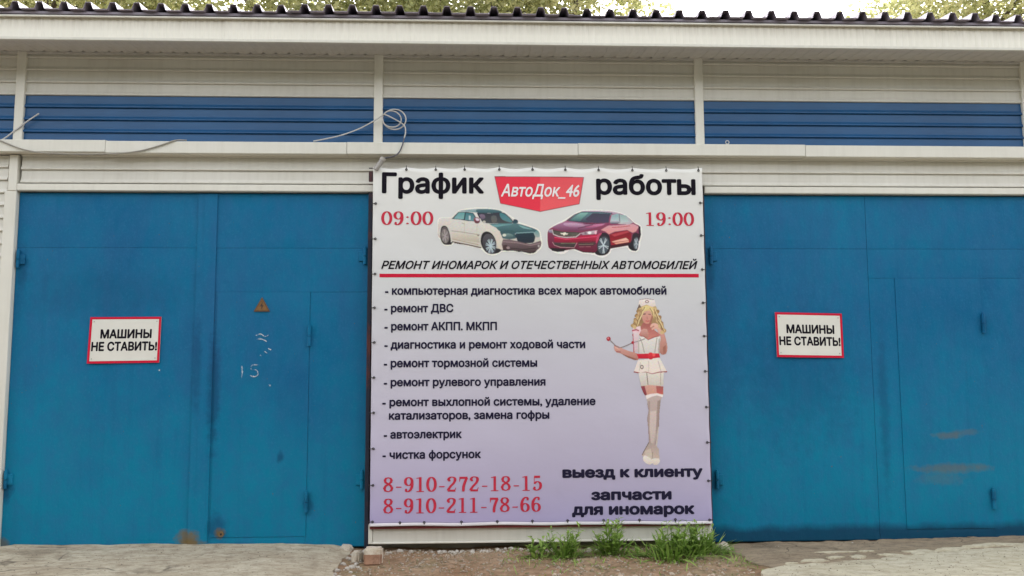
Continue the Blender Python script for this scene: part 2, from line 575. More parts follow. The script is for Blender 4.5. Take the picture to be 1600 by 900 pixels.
# ledge, in lengths with open joints
SE = [XL, -4.7, -2.88, -1.03, .78, 2.60, 4.40, 6.1, XR]
for i in range(len(SE)-1):
    a, b = SE[i]+.002, SE[i+1]-.002
    dz = (.0, .004, -.002, .0, .003, -.001, .002, 0)[i]
    p = [(.04,2.989+dz),(-.101,2.985+dz),(-.106,2.989+dz),(-.108,3.074+dz),(-.102,3.080+dz),(.04,3.100+dz)]
    MB().prof(p, a, b).build("ledge_board", M_TRIM, BLD)
# soffit: narrow panels running out to the fascia
sp = MB()
W = .1
sp.add([(.0003,-.395,3.775),(.046,-.395,3.775),(.050,-.395,3.777),(.0997,-.395,3.777),
        (.0003,-.012,3.815),(.046,-.012,3.815),(.050,-.064,3.811),(.0997,-.064,3.811),
        (.0003,-.395,3.80),(.0997,-.395,3.80),(.0003,-.012,3.845),(.0997,-.064,3.845)],
       [(0,1,5,4),(1,2,6,5),(2,3,7,6),(8,10,11,9),(0,4,10,8),(3,9,11,7),(4,5,6,7,11,10),(0,8,9,3,2,1)])
sme = sp.mesh("soffit_panel"); sme.materials.append(M_SOFFIT)
x = XL
while x < XR - .05:
    link("soffit_panel", sme, None, BLD, (x, 0, 0)); x += W
part("soffit_backing", M_DARK, XL, XR, -.39, .068, 3.852, 3.875, 0)
part("soffit_trim", M_SOFFIT, XL, XR, -.026, .0, 3.800, 3.818, 0)
# fascia: beaded metal in lengths
FE = [(XL,-1.9,0.),(-1.9,3.05,-.004),(3.05,XR,0.)]
for a, b, dy in FE:
    n = int((b-a)/.0125)
    v, f = [], []
    for i in range(n+1):
        xx = a + (b-a)*i/n
        yy = -.402 + dy - .005*abs(math.sin(math.pi*xx/.052))
        v += [(xx, yy, 3.768), (xx, yy, 3.935), (xx, -.395, 3.768), (xx, -.395, 3.935)]
    for i in range(n):
        q = i*4
        f += [(q,q+4,q+5,q+1),(q+2,q+3,q+7,q+6),(q,q+2,q+6,q+4),(q+1,q+5,q+7,q+3)]
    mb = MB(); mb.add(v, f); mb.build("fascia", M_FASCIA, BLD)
    MB().prof([(-.395,3.757),(-.418,3.757),(-.420,3.775),(-.412,3.777),(-.409,3.767),(-.395,3.767)], a, b).build("fascia_foot", M_TRIM, BLD)
for a, b in ((XL,-2.3),(-2.3,2.1),(2.1,XR)):
    MB().prof([(-.39,3.936),(-.432,3.924),(-.436,3.928),(-.434,3.938),(-.39,3.948)], a+.001, b-.001).build("drip_edge", M_TRIM, BLD)
part("roof_batten", M_ROOF, XL, XR, -.43, -.30, 3.950, 3.968, 0)

# roof: trapezoid sheets, each a piece
def roof_sheet_mesh(nr, pitch, seed):
    xs = []
    for r in range(nr):
        o_ = r*pitch
        xs += [(o_, 0), (o_+.088, 0), (o_+.106, .052), (o_+.144, .052), (o_+.162, 0)]
    xs.append((nr*pitch+.02, 0))
    ly = 6.9
    v = []
    for (xx, zz) in xs:
        for (yy, dz) in ((-.47, 0), (ly-.47, ly*math.tan(math.radians(6)))):
            v.append((xx, yy, 3.972+zz+dz)); v.append((xx, yy, 3.972+zz+dz-.004))
    f = []
    for i in range(len(xs)-1):
        a, b = i*4, i*4+4
        f += [(a,b,b+2,a+2),(a+1,a+3,b+3,b+1),(a,a+1,b+1,b),(a+2,b+2,b+3,a+3)]
    return MB().add(v, f).mesh("roof_sheet")
rm = roof_sheet_mesh(6, .1765, 0); rm.materials.append(M_ROOF)
x = XL - .12
rr = random.Random(3)
i = 0
while x < XR:
    o = link("roof_sheet", rm, None, BLD, (x, rr.uniform(-.012,.012), (.0025 if i % 2 else 0)))
    x += 6*.1765; i += 1

# ---- gates
def steel_sheet(name, x0, x1, z0, z1, y, mat, parent, bow=.004, seed=0, t=.012):
    nx = max(3, int((x1-x0)/.07)); nz = max(3, int((z1-z0)/.07))
    v, f = [], []
    for j in range(nz+1):
        for i in range(nx+1):
            u, w_ = i/nx, j/nz
            xx, zz = x0+(x1-x0)*u, z0+(z1-z0)*w_
            e = min(1, min(u, 1-u)*6) * min(1, min(w_, 1-w_)*8)
            d = bow*e*noise.noise(Vector((xx*1.8+seed, zz*1.3, seed)))*1.6
            c = .0015 if (i in (0, nx) or j in (0, nz)) else 0
            v.append((xx, y - d + c, zz))
    for j in range(nz):
        for i in range(nx):
            a = j*(nx+1)+i
            f.append((a, a+1, a+nx+2, a+nx+1))
    n0 = len(v)
    v += [(x0,y+t,z0),(x1,y+t,z0),(x1,y+t,z1),(x0,y+t,z1)]
    f += [(n0+3,n0+2,n0+1,n0)]
    bot = list(range(nx+1)); topr_ = [nz*(nx+1)+i for i in range(nx+1)]
    lef = [j*(nx+1) for j in range(nz+1)]; rig = [j*(nx+1)+nx for j in range(nz+1)]
    f += [tuple([n0,n0+1]+bot[::-1]), tuple([n0+2,n0+3]+topr_), tuple([n0+3,n0]+lef), tuple([n0+1,n0+2]+rig[::-1])]
    return MB().add(v, f).build(name, mat, parent, smooth=False)

def hinge(x, z, parent, mat, y=.016, h=.13, r=.0135, plate=None):
    mb = MB()
    mb.tube([(x,y-.012,z-h/2),(x,y-.012,z-.003)], r, 10)
    mb.tube([(x,y-.012,z+.003),(x,y-.012,z+h/2)], r, 10)
    mb.tube([(x,y-.012,z+h/2),(x,y-.012,z+h/2+.012)], r*.6, 8)
    if plate:
        mb.box(min(x,x+plate), max(x,x+plate), y-.010, y+.004, z-h*.3, z+h*.3, .002)
    return mb.build("hinge", mat, parent)

def leaf(x0, x1, parent, mat, seed, wicket=None, hx=None, topz=2.262):
    lf = MB().box(x0+.001, x1-.001, .034, .060, -.03, 2.698).build("gate_leaf", mat, parent)
    g_ = .0010
    Y = .018
    steel_sheet("steel_sheet", x0, x1, topz+g_, 2.694, Y, mat, lf, .003, seed)
    if wicket is None:
        steel_sheet("steel_sheet", x0, x1, -.02, topz-g_, Y, mat, lf, .006, seed+1)
    else:
        wa, wb, wt, wz = wicket
        steel_sheet("steel_sheet", x0, x1, wt+g_, topz-g_, Y, mat, lf, .003, seed+2)
        if wa - x0 > .01:
            steel_sheet("steel_sheet", x0, wa-g_, -.02, wt-g_, Y, mat, lf, .001, seed+3)
        steel_sheet("steel_sheet", wb+g_, x1, -.02, wt-g_, Y, mat, lf, .003, seed+4)
        steel_sheet("steel_sheet", wa, wb, -.02, wz-g_, Y, mat, lf, .001, seed+5)
        steel_sheet("wicket_door", wa+g_*.5, wb-g_*.5, wz+g_, wt-g_*.5, Y-.004, mat, lf, .006, seed+6)
    return lf

GL = leaf(-3.572, -2.198, BLD, M_GATE_L, 1.)
GR = leaf(-2.200+.004, -.872, BLD, M_GATE_L, 5., wicket=(-2.03,-1.315,1.916,.055))
steel_sheet("cover_strip", -2.196, -2.048, -.01, 2.69, .008, M_GATE_L, GR, .003, 9., t=.008)
hinge(-1.314, 1.572, GR, M_GATE_L, h=.15); hinge(-1.313, .31, GR, M_GATE_L, h=.15)
hinge(-3.555, .50, GL, M_GATE_L, plate=.05); hinge(-3.551, 2.17, GL, M_GATE_L, plate=.05)
hinge(-.895, .474, GR, M_GATE_L, plate=-.05); hinge(-.893, 2.197, GR, M_GATE_L, plate=-.05)
# punched hole with bare metal rim low on the left gate
hb = MB(); hb.tube([(-1.945,.012,.081),(-1.945,.004,.081)], .020, 14); hb.build("lock_boss", simple("bare_rust", (.24,.15,.07,1), .8, .5, 40), GR)
hb = MB(); hb.tube([(-1.945,.005,.081),(-1.945,.0025,.081)], .0085, 10); hb.build("keyhole", M_DARK, GR)
GL2 = leaf(1.802, 3.118, BLD, M_GATE_R, 12.)
GR2 = leaf(3.121, 4.522, BLD, M_GATE_R, 17., wicket=(3.335,4.034,2.025,.055), topz=2.262)
hinge(4.036, 1.66, GR2, M_GATE_R, h=.15); hinge(4.034, .28, GR2, M_GATE_R, h=.15)
hinge(1.845, .448, GL2, M_GATE_R, plate=.05); hinge(1.845, 2.201, GL2, M_GATE_R, plate=.05)
part("gate_jamb", M_JAMB, -.870, -.838, -.012, .07, -.05, 2.90, .003)
part("gate_jamb", M_JAMB, 1.778, 1.800, -.012, .07, -.05, 2.70, .003)

# worn white paint marks on the left gate
def stroke_mesh(strokes, y, wv):
    mb = MB()
    for st in strokes:
        P = catmull([(a, 0, b) for a, b in st], 5)
        vs, fs = [], []
        for i, p in enumerate(P):
            t = (P[min(i+1,len(P)-1)] - P[max(i-1,0)]).normalized()
            nrm = Vector((-t.z, 0, t.x))
            ww = wv*(.6+.8*noise.noise(Vector((p.x*60, p.z*60, 1)))**2*3)
            if i in (0, len(P)-1): ww *= .4
            vs += [(p.x+nrm.x*ww, y, p.z+nrm.z*ww), (p.x-nrm.x*ww, y, p.z-nrm.z*ww)]
        fs = [(2*i,2*i+1,2*i+3,2*i+2) for i in range(len(P)-1)]
        mb.add(vs, fs)
    return mb
def scuff_mat():
    m = Mat("worn_white_paint", .6)
    f = m.rng(m.noise(55, 5, .7), .42, .56)
    m.color(m.mix(f, (.012,.14,.30,1), (.50,.56,.60,1)))
    return m.m
M_SCUFF = scuff_mat()
S = [[(-1.826,1.345),(-1.822,1.30),(-1.824,1.25)],
     [(-1.700,1.352),(-1.745,1.350),(-1.752,1.318),(-1.715,1.312),(-1.700,1.285),(-1.722,1.262),(-1.762,1.270)],
     [(-1.725,1.578),(-1.69,1.590),(-1.655,1.570),(-1.63,1.582)],[(-1.70,1.555),(-1.665,1.545),(-1.64,1.53)],
     [(-1.72,1.548),(-1.695,1.552)],[(-1.63,1.478),(-1.605,1.466)],[(-1.655,1.455),(-1.635,1.440)],
     [(-1.69,1.425),(-1.675,1.42)],[(-1.62,1.20),(-1.60,1.19)],[(-1.90,1.49),(-1.885,1.487)]]
stroke_mesh(S, .0112, .0055).build("paint_mark", M_SCUFF, GR)
stroke_mesh([[(-2.456,1.315),(-2.446,1.312)]], .0150, .006).build("paint_mark", M_SCUFF, GL)

# small ring hooked on blue siding
rb = MB(); rb.tube([(1.998+.014*math.cos(t*math.pi/6), -.022, 3.121+.014*math.sin(t*math.pi/6)) for t in range(13)], .004, 6)
rb.build("ring_hook", M_CABLE, BLD)

# plinth under the banner
part("plinth_board", M_CREAM, -.800, 1.775, -.062, .07, .012, .150, .006)
part("plinth_end", M_TRIM, -.832, -.802, -.066, .07, .008, .150, .003)
part("plinth_end", M_TRIM, 1.752, 1.779, -.068, .07, .002, .150, .003)
part("plinth_lip", M_TRIM, -.800, 1.750, -.078, -.062, .010, .022, .002)

# ------------------------------------------------------------------ banner
BAN = empty("banner", (0,0,0), "big white to lavender banner with hours, cars and service list between the blue gates", "banner")
BY = -.100
BC = [(-.825,2.884),(1.765,2.890),(1.767,.137),(-.816,.150)]
def wave(x, z):
    return .0045*math.sin(x*3.1+z*1.3) + .006*noise.noise(Vector((x*1.6, z*1.4, 2))) + .0022*noise.noise(Vector(((x+z)*4.2, (x-z)*1.1, 7))) + .006*math.exp(-max(2.887-z, 0)/.025)*math.sin(x*24+2*math.sin(x*3)) + .004*(math.exp(-max(x+.82, 0)/.02)+math.exp(-max(1.766-x, 0)/.02))*math.sin(z*23)
def bn(u, v):
    """u 0..1 left-right, v 0..1 bottom-top"""
    a = Vector(BC[3]).lerp(Vector(BC[2]), u); b = Vector(BC[0]).lerp(Vector(BC[1]), u)
    return a.lerp(b, v)
FT = [-.567,-.338,-.113,.158,.419,.677,.94,1.209,1.479,1.735]
FL = [(-.802,2.595),(-.801,2.318),(-.8,2.044),(-.8,1.783),(-.799,1.518),(-.798,1.251),(-.797,.986),(-.796,.718),(-.796,.448),(-.795,.18)]
FR = [(1.742,2.609),(1.742,2.349),(1.743,2.08),(1.743,1.819),(1.744,1.56),(1.744,1.288),(1.745,1.014),(1.745,.746),(1.746,.457),(1.746,.166)]
FB = [-.592,-.411,-.133,.136,.401,.667,.939,1.212,1.485]
tops_ = [-.80]+FT
NX, NZ = 130, 90
def banv(i, j):
    u, v_ = i/NX, j/NZ
    p = bn(u, v_)
    sag = 0.
    if v_ > .985:
        for a, b in zip(tops_, tops_[1:]):
            if a <= p.x <= b:
                sag = .013*math.sin(math.pi*(p.x-a)/(b-a))
    z_ = p.y - sag
    if v_ < .02:
        z_ += .006*noise.noise(Vector((p.x*3,0,0)))
    return (p.x, BY + wave(p.x, p.y), z_)
v = [banv(i, j) for j in range(NZ+1) for i in range(NX+1)]
f = [(j*(NX+1)+i, j*(NX+1)+i+1, (j+1)*(NX+1)+i+1, (j+1)*(NX+1)+i) for j in range(NZ) for i in range(NX)]
nv = len(v)
v += [(a, b+.003, c) for a, b, c in v]
f += [tuple(nv+q for q in reversed(t)) for t in f]
for i in range(NX):
    a = i; b = NZ*(NX+1)+i
    f += [(a, nv+a, nv+a+1, a+1), (b, b+1, nv+b+1, nv+b)]
for j in range(NZ):
    a = j*(NX+1); b = a+NX
    f += [(a, a+NX+1, nv+a+NX+1, nv+a), (b, nv+b, nv+b+NX+1, b+NX+1)]
MB().add(v, f).build("vinyl_sheet", M_BANNER, BAN, smooth=True)
# pale hem curling forward along the foot, thin turned edge at the sides
hm, hf = [], []
N = 120
for i in range(N+1):
    u = i/N; p = bn(u, 0)
    zz = p.y + .006*noise.noise(Vector((p.x*3,0,0)))
    cu = .004+.008*abs(noise.noise(Vector((p.x*2.1,7,0))))
    yy = BY + wave(p.x, p.y)
    hm += [(p.x, yy-.002, zz+.020), (p.x, yy-.004-cu, zz+.004), (p.x, yy-.002-cu, zz-.002), (p.x, yy+.001, zz-.004)]
for i in range(N):
    for k in range(3):
        a = i*4+k; hf.append((a, a+4, a+5, a+1))
MB().add(hm, hf).build("hem", M_HEM, BAN, smooth=True)
# carrying frame of painted tube
fr = MB()
fr.box(-.800,-.765,-.090,-.055,.165,2.86); fr.box(1.705,1.740,-.090,-.055,.165,2.86)
fr.box(-.765,1.705,-.090,-.055,2.82,2.855); fr.box(-.765,1.705,-.090,-.055,.152,.187); fr.box(.45,.485,-.090,-.055,.187,2.82)
fr.build("frame", M_REDPAINT, BAN)
fr2 = MB(); fr2.box(-.82,1.76,-.088,-.052,.122,.146); fr2.build("frame_rail", M_REDPAINT, BAN)

# eyelets with ties
em = MB()
em.tube([(.007*math.cos(t*math.pi/5), -.004, .007*math.sin(t*math.pi/5)) for t in range(11)], .003, 6)
em.tube([(0,-.003,0),(0,-.005,.012),(0,.004,.034)], .0026, 5)
eme = em.mesh("eyelet"); eme.materials.append(M_STEEL)
def eyelet(x_, z_, ang):
    o_ = link("eyelet", eme, None, BAN, (x_, BY+wave(x_, z_)-.002, z_))
    o_.rotation_euler = (0, ang, 0)
for x_ in FT: eyelet(x_, 2.866+.002*x_, 0)
for x_, z_ in FL: eyelet(x_, z_, -math.pi/2)
for x_, z_ in FR: eyelet(x_, z_, math.pi/2)
for x_ in FB: eyelet(x_, .172, math.pi)

# ---- printing
def onban(x_, z_, lift):
    return (x_, BY + wave(x_, z_) - lift, z_)

def bez(p0, p1, p2, p3, n):
    out = []
    for i in range(n):
        t = i/n; u = 1-t
        q = p0*u**3 + p1*3*u*u*t + p2*3*u*t*t + p3*t**3
        out.append((q.x, q.y))
    return out
def winding(p, poly):
    w = 0; n = len(poly)
    for i in range(n):
        (x0, y0), (x1, y1) = poly[i-1], poly[i]
        if (y0 <= p[1]) != (y1 <= p[1]):
            if x0 + (p[1]-y0)*(x1-x0)/(y1-y0) > p[0]:
                w += 1 if y1 > y0 else -1
    return w
def glyph_faces(s, shear):
    """outlines triangulated, triangles with a non-zero winding kept"""
    cu = bpy.data.curves.new("t", "FONT")
    cu.body = s; cu.shear = shear
    ob = bpy.data.objects.new("t", cu); COL.objects.link(ob)
    cv = ob.to_curve(bpy.context.evaluated_depsgraph_get(), apply_modifiers=False)
    cont = []
    for sp_ in cv.splines:
        bp = sp_.bezier_points
        if len(bp) < 3: continue
        pl = []
        for i in range(len(bp)):
            a_, b_ = bp[i], bp[(i+1) % len(bp)]
            straight = (a_.handle_right-a_.co).cross(b_.co-a_.co).length < 1e-5 and (b_.handle_left-b_.co).cross(b_.co-a_.co).length < 1e-5
            pl += bez(a_.co, a_.handle_right, b_.handle_left, b_.co, 1 if straight else 4)
        clean = []
        for q in pl:
            if not clean or abs(q[0]-clean[-1][0])+abs(q[1]-clean[-1][1]) > 1e-5: clean.append(q)
        if abs(clean[0][0]-clean[-1][0])+abs(clean[0][1]-clean[-1][1]) < 1e-5: clean.pop()
        cont.append(clean)
    ob.to_curve_clear(); bpy.data.objects.remove(ob); bpy.data.curves.remove(cu)
    co, tris = [], []
    grp = []                                     # contours that overlap in x belong to one glyph
    for c in sorted(cont, key=lambda c: min(q[0] for q in c)):
        lo, hi = min(q[0] for q in c), max(q[0] for q in c)
        if grp and lo < grp[-1][1]: grp[-1][0].append(c); grp[-1][1] = max(grp[-1][1], hi)
        else: grp.append([[c], hi])
    for loops, _ in grp:
        vs, es = [], []
        for l_ in loops:
            n = len(vs); vs += [Vector(q) for q in l_]
            es += [(n+i, n+(i+1) % len(l_)) for i in range(len(l_))]
        ov, oe, of, *_r = delaunay_2d_cdt(vs, es, [], 0, 1e-6)
        n = len(co); co += [(q.x, q.y) for q in ov]
        for f_ in of:
            c = ((ov[f_[0]]+ov[f_[1]]+ov[f_[2]])/3)
            if sum(winding((c.x, c.y), l_) for l_ in loops) != 0:
                tris.append(tuple(i+n for i in f_))
    return co, tris, [0]*len(tris)

def text(s, x0, x1, zb, cap, off, shear, mat, parent, place, name="lettering", lift=.0022):
    """one flat mesh per word; weight comes from thin overprints shifted by a hair"""
    co, faces, lay = glyph_faces(s, shear)
    xs = [q[0] for q in co]; a = min(xs); x0 += off*.02; x1 -= off*.02
    sx = (x1-x0)/(max(xs)-a); sz = cap/.70
    lv = {}
    for f_, l_ in zip(faces, lay):
        for i in f_: lv[i] = l_
    iv = sorted((min(co[i][0] for i in f_), max(co[i][0] for i in f_), k) for k, f_ in enumerate(faces))
    words, cur, end = [], [], None
    for lo, hi, k in iv:
        if end is not None and lo - end > .16:
            words.append(cur); cur = []
        cur.append(k); end = hi if end is None or not cur[:-1] else max(end, hi)
    words.append(cur)
    out = None
    for wd in words:
        used = sorted({i for k in wd for i in faces[k]}); ix = {i: n for n, i in enumerate(used)}
        mb = MB()
        sh_ = [(0,0)] + [(off*math.cos(t*math.pi/4), off*math.sin(t*math.pi/4)) for t in range(8)]
        for n_, (dx, dy) in enumerate(sh_):
            mb.add([place(x0+(co[i][0]+dx-a)*sx, zb+(co[i][1]+dy)*sz, lift+n_*.00003) for i in used],
                   [tuple(ix[i] for i in faces[k]) for k in wd])
        out = link(name, mb.raw(name), mat, parent)
    return out

TEXTS = [
    ('H', 'График', -0.749, 0.032, 2.683, 0.147, 0.034, 0),
    ('H', 'работы', 0.927, 1.703, 2.679, 0.147, 0.034, 0),
    ('B', 'РЕМОНТ ИНОМАРОК И ОТЕЧЕСТВЕННЫХ АВТОМОБИЛЕЙ', -0.752, 1.708, 2.085, 0.058, 0.026, 0.3),
    ('L', '- компьютерная диагностика всех марок автомобилей', -0.720, 1.456, 1.885, 0.059, 0.036, 0),
    ('L', '- ремонт ДВС', -0.724, -0.200, 1.750, 0.058, 0.036, 0),
    ('L', '- ремонт АКПП. МКПП', -0.722, 0.135, 1.611, 0.058, 0.036, 0),
    ('L', '- диагностика и ремонт ходовой части', -0.721, 0.815, 1.471, 0.058, 0.036, 0),
    ('L', '- ремонт тормозной системы', -0.724, 0.443, 1.330, 0.058, 0.036, 0),
    ('L', '- ремонт рулевого управления', -0.723, 0.506, 1.186, 0.057, 0.036, 0),
    ('L', '- ремонт выхлопной системы, удаление', -0.731, 0.888, 1.036, 0.057, 0.036, 0),
    ('L', 'катализаторов, замена гофры', -0.681, 0.533, 0.935, 0.057, 0.036, 0),
    ('L', '- автоэлектрик', -0.718, -0.134, 0.794, 0.057, 0.036, 0),
    ('L', '- чистка форсунок', -0.726, 0.011, 0.643, 0.057, 0.036, 0),
    ('C', 'выезд к клиенту', 0.637, 1.700, 0.492, 0.070, 0.052, 0),
    ('C', 'запчасти', 0.854, 1.455, 0.324, 0.070, 0.052, 0),
    ('C', 'для иномарок', 0.707, 1.629, 0.215, 0.071, 0.052, 0),
    ('W', 'АвтоДок_46', 0.172, 0.785, 2.655, 0.092, 0.02, 0.25),
]
for st, s, x0, x1, zb, cap, off, sh in TEXTS:
    mt = {'H': M_INK, 'B': M_INK, 'L': M_INK_N, 'C': M_INK_N, 'W': M_WHITEINK}[st]
    text(s, x0, x1, zb, cap, off, sh, mt, BAN, onban, lift=.0042 if st == 'W' else .0022)

# serif numerals drawn with a broad pen; unit box 0..0.62 wide, 0..1 high
def arc(cx, cy, rx, ry, a0, a1, n=14):
    return [(cx+rx*math.cos(math.radians(a0+(a1-a0)*i/n)), cy+ry*math.sin(math.radians(a0+(a1-a0)*i/n))) for i in range(n+1)]
DIG = {
 '0': dict(s=[arc(.30,.50,.215,.465,0,360,26)]),
 '1': dict(s=[], r=[(.235,.03,.375,.985),(.10,0,.51,.055)], p=[[(.375,1.0),(.09,.93),(.09,.885),(.24,.90)]]),
 '2': dict(s=[[(.12,.74),(.13,.86),(.22,.955),(.33,.965),(.45,.90),(.47,.75),(.40,.57),(.24,.36),(.12,.16),(.09,.07)]],
           r=[(.08,0,.50,.13)], p=[[(.47,.0),(.54,.27),(.505,.27),(.44,.11)]], d=[(.16,.73,.075)]),
 '5': dict(s=[[(.14,.47),(.24,.58),(.34,.60),(.46,.50),(.49,.33),(.44,.14),(.30,.035),(.18,.06),(.11,.18)]],
           r=[(.13,.85,.46,1.0),(.115,.44,.15,.90)], d=[(.15,.22,.07)]),
 '6': dict(s=[arc(.31,.30,.185,.265,0,360,24),[(.13,.30),(.12,.55),(.18,.80),(.30,.95),(.40,.965),(.48,.86)]], d=[(.45,.82,.065)]),
 '7': dict(s=[[(.50,.90),(.40,.62),(.33,.35),(.31,.05)]], r=[(.09,.84,.54,.98)], p=[[(.09,.84),(.085,.65),(.115,.65),(.15,.84)],[(.25,0),(.37,0),(.39,.30),(.30,.34)]]),
 '8': dict(s=[[(.30,.965),(.17,.93),(.115,.80),(.14,.66),(.28,.555),(.43,.44),(.50,.28),(.46,.12),(.30,.035),(.13,.10),(.085,.26),(.15,.42),(.30,.53),(.44,.66),(.47,.80),(.42,.92),(.30,.965)]]),
 '9': dict(s=[arc(.29,.70,.185,.265,0,360,24),[(.47,.70),(.48,.45),(.42,.20),(.30,.05),(.20,.035),(.12,.14)]], d=[(.15,.18,.065)]),
 '-': dict(s=[], r=[(.10,.30,.40,.37)]),
 ':': dict(s=[], d=[(.15,.58,.07),(.15,.12,.07)]),
}
ADV = {'-': .50, ':': .30}
def numerals(s, x0, x1, zb, h, wx, wz, mat, parent, place, lift=.0022):
    tot = sum(ADV.get(c, .62) for c in s) - .12
    k = (x1-x0)/tot
    mb = MB(); px = -.06; layer = 0
    def put(vs, fs, ly):
        mb.add([place(x0+(px+a)*k, zb+b*h, lift+ly*.0001) for a, b in vs], fs)
    for c in s:
        d = DIG[c]; ly = 0
        for st in d.get('s', []):
            closed = st[0] == st[-1] or (abs(st[0][0]-st[-1][0])+abs(st[0][1]-st[-1][1])) < 1e-6
            P = st if len(st) > 15 else [(q.x, q.y) for q in catmull([(a, b, 0) for a, b in st], 5)]
            vs = []
            m_ = len(P)
            for i in range(m_):
                a = P[i-1] if i else (P[-2] if closed else P[0])
                b = P[i+1] if i < m_-1 else (P[1] if closed else P[-1])
                t = Vector((b[0]-a[0], b[1]-a[1])).normalized()
                n_ = Vector((-t.y, t.x))
                w_ = math.sqrt((wx*n_.x)**2 + (wz*n_.y)**2)
                vs += [(P[i][0]+n_.x*w_, P[i][1]+n_.y*w_), (P[i][0]-n_.x*w_, P[i][1]-n_.y*w_)]
            put(vs, [(2*i,2*i+1,2*i+3,2*i+2) for i in range(m_-1)], ly); ly += 1
        for r_ in d.get('r', []):
            put([(r_[0],r_[1]),(r_[2],r_[1]),(r_[2],r_[3]),(r_[0],r_[3])], [(0,1,2,3)], ly); ly += 1
        for p_ in d.get('p', []):
            put(p_, [tuple(range(len(p_)))], ly); ly += 1
        for cx, cy, r_ in d.get('d', []):
            put([(cx+r_*math.cos(q*.5236), cy+r_*.8*math.sin(q*.5236)) for q in range(12)], [tuple(range(12))], ly); ly += 1
        px += ADV.get(c, .62)
    me = mb.raw("numerals")
    return link("numerals", me, mat, parent)
numerals('09:00', -0.751, -0.360, 2.427, 0.108, .076, .030, M_RED2, BAN, onban)
numerals('19:00', 1.307, 1.687, 2.426, 0.108, .076, .030, M_RED2, BAN, onban)
numerals('8-910-272-18-15', -0.714, 0.475, 0.395, 0.111, .076, .030, M_RED2, BAN, onban)
numerals('8-910-211-78-66', -0.712, 0.464, 0.238, 0.111, .076, .030, M_RED2, BAN, onban)
v = []; n_ = 40
for i in range(n_+1):
    x_ = -.766 + (1.716+.766)*i/n_
    v += [onban(x_, 2.018, .0012), onban(x_, 2.046, .0012)]
link("red_rule", MB().add(v, [(2*i,2*i+2,2*i+3,2*i+1) for i in range(n_)]).raw("red_rule"), M_RED, BAN)

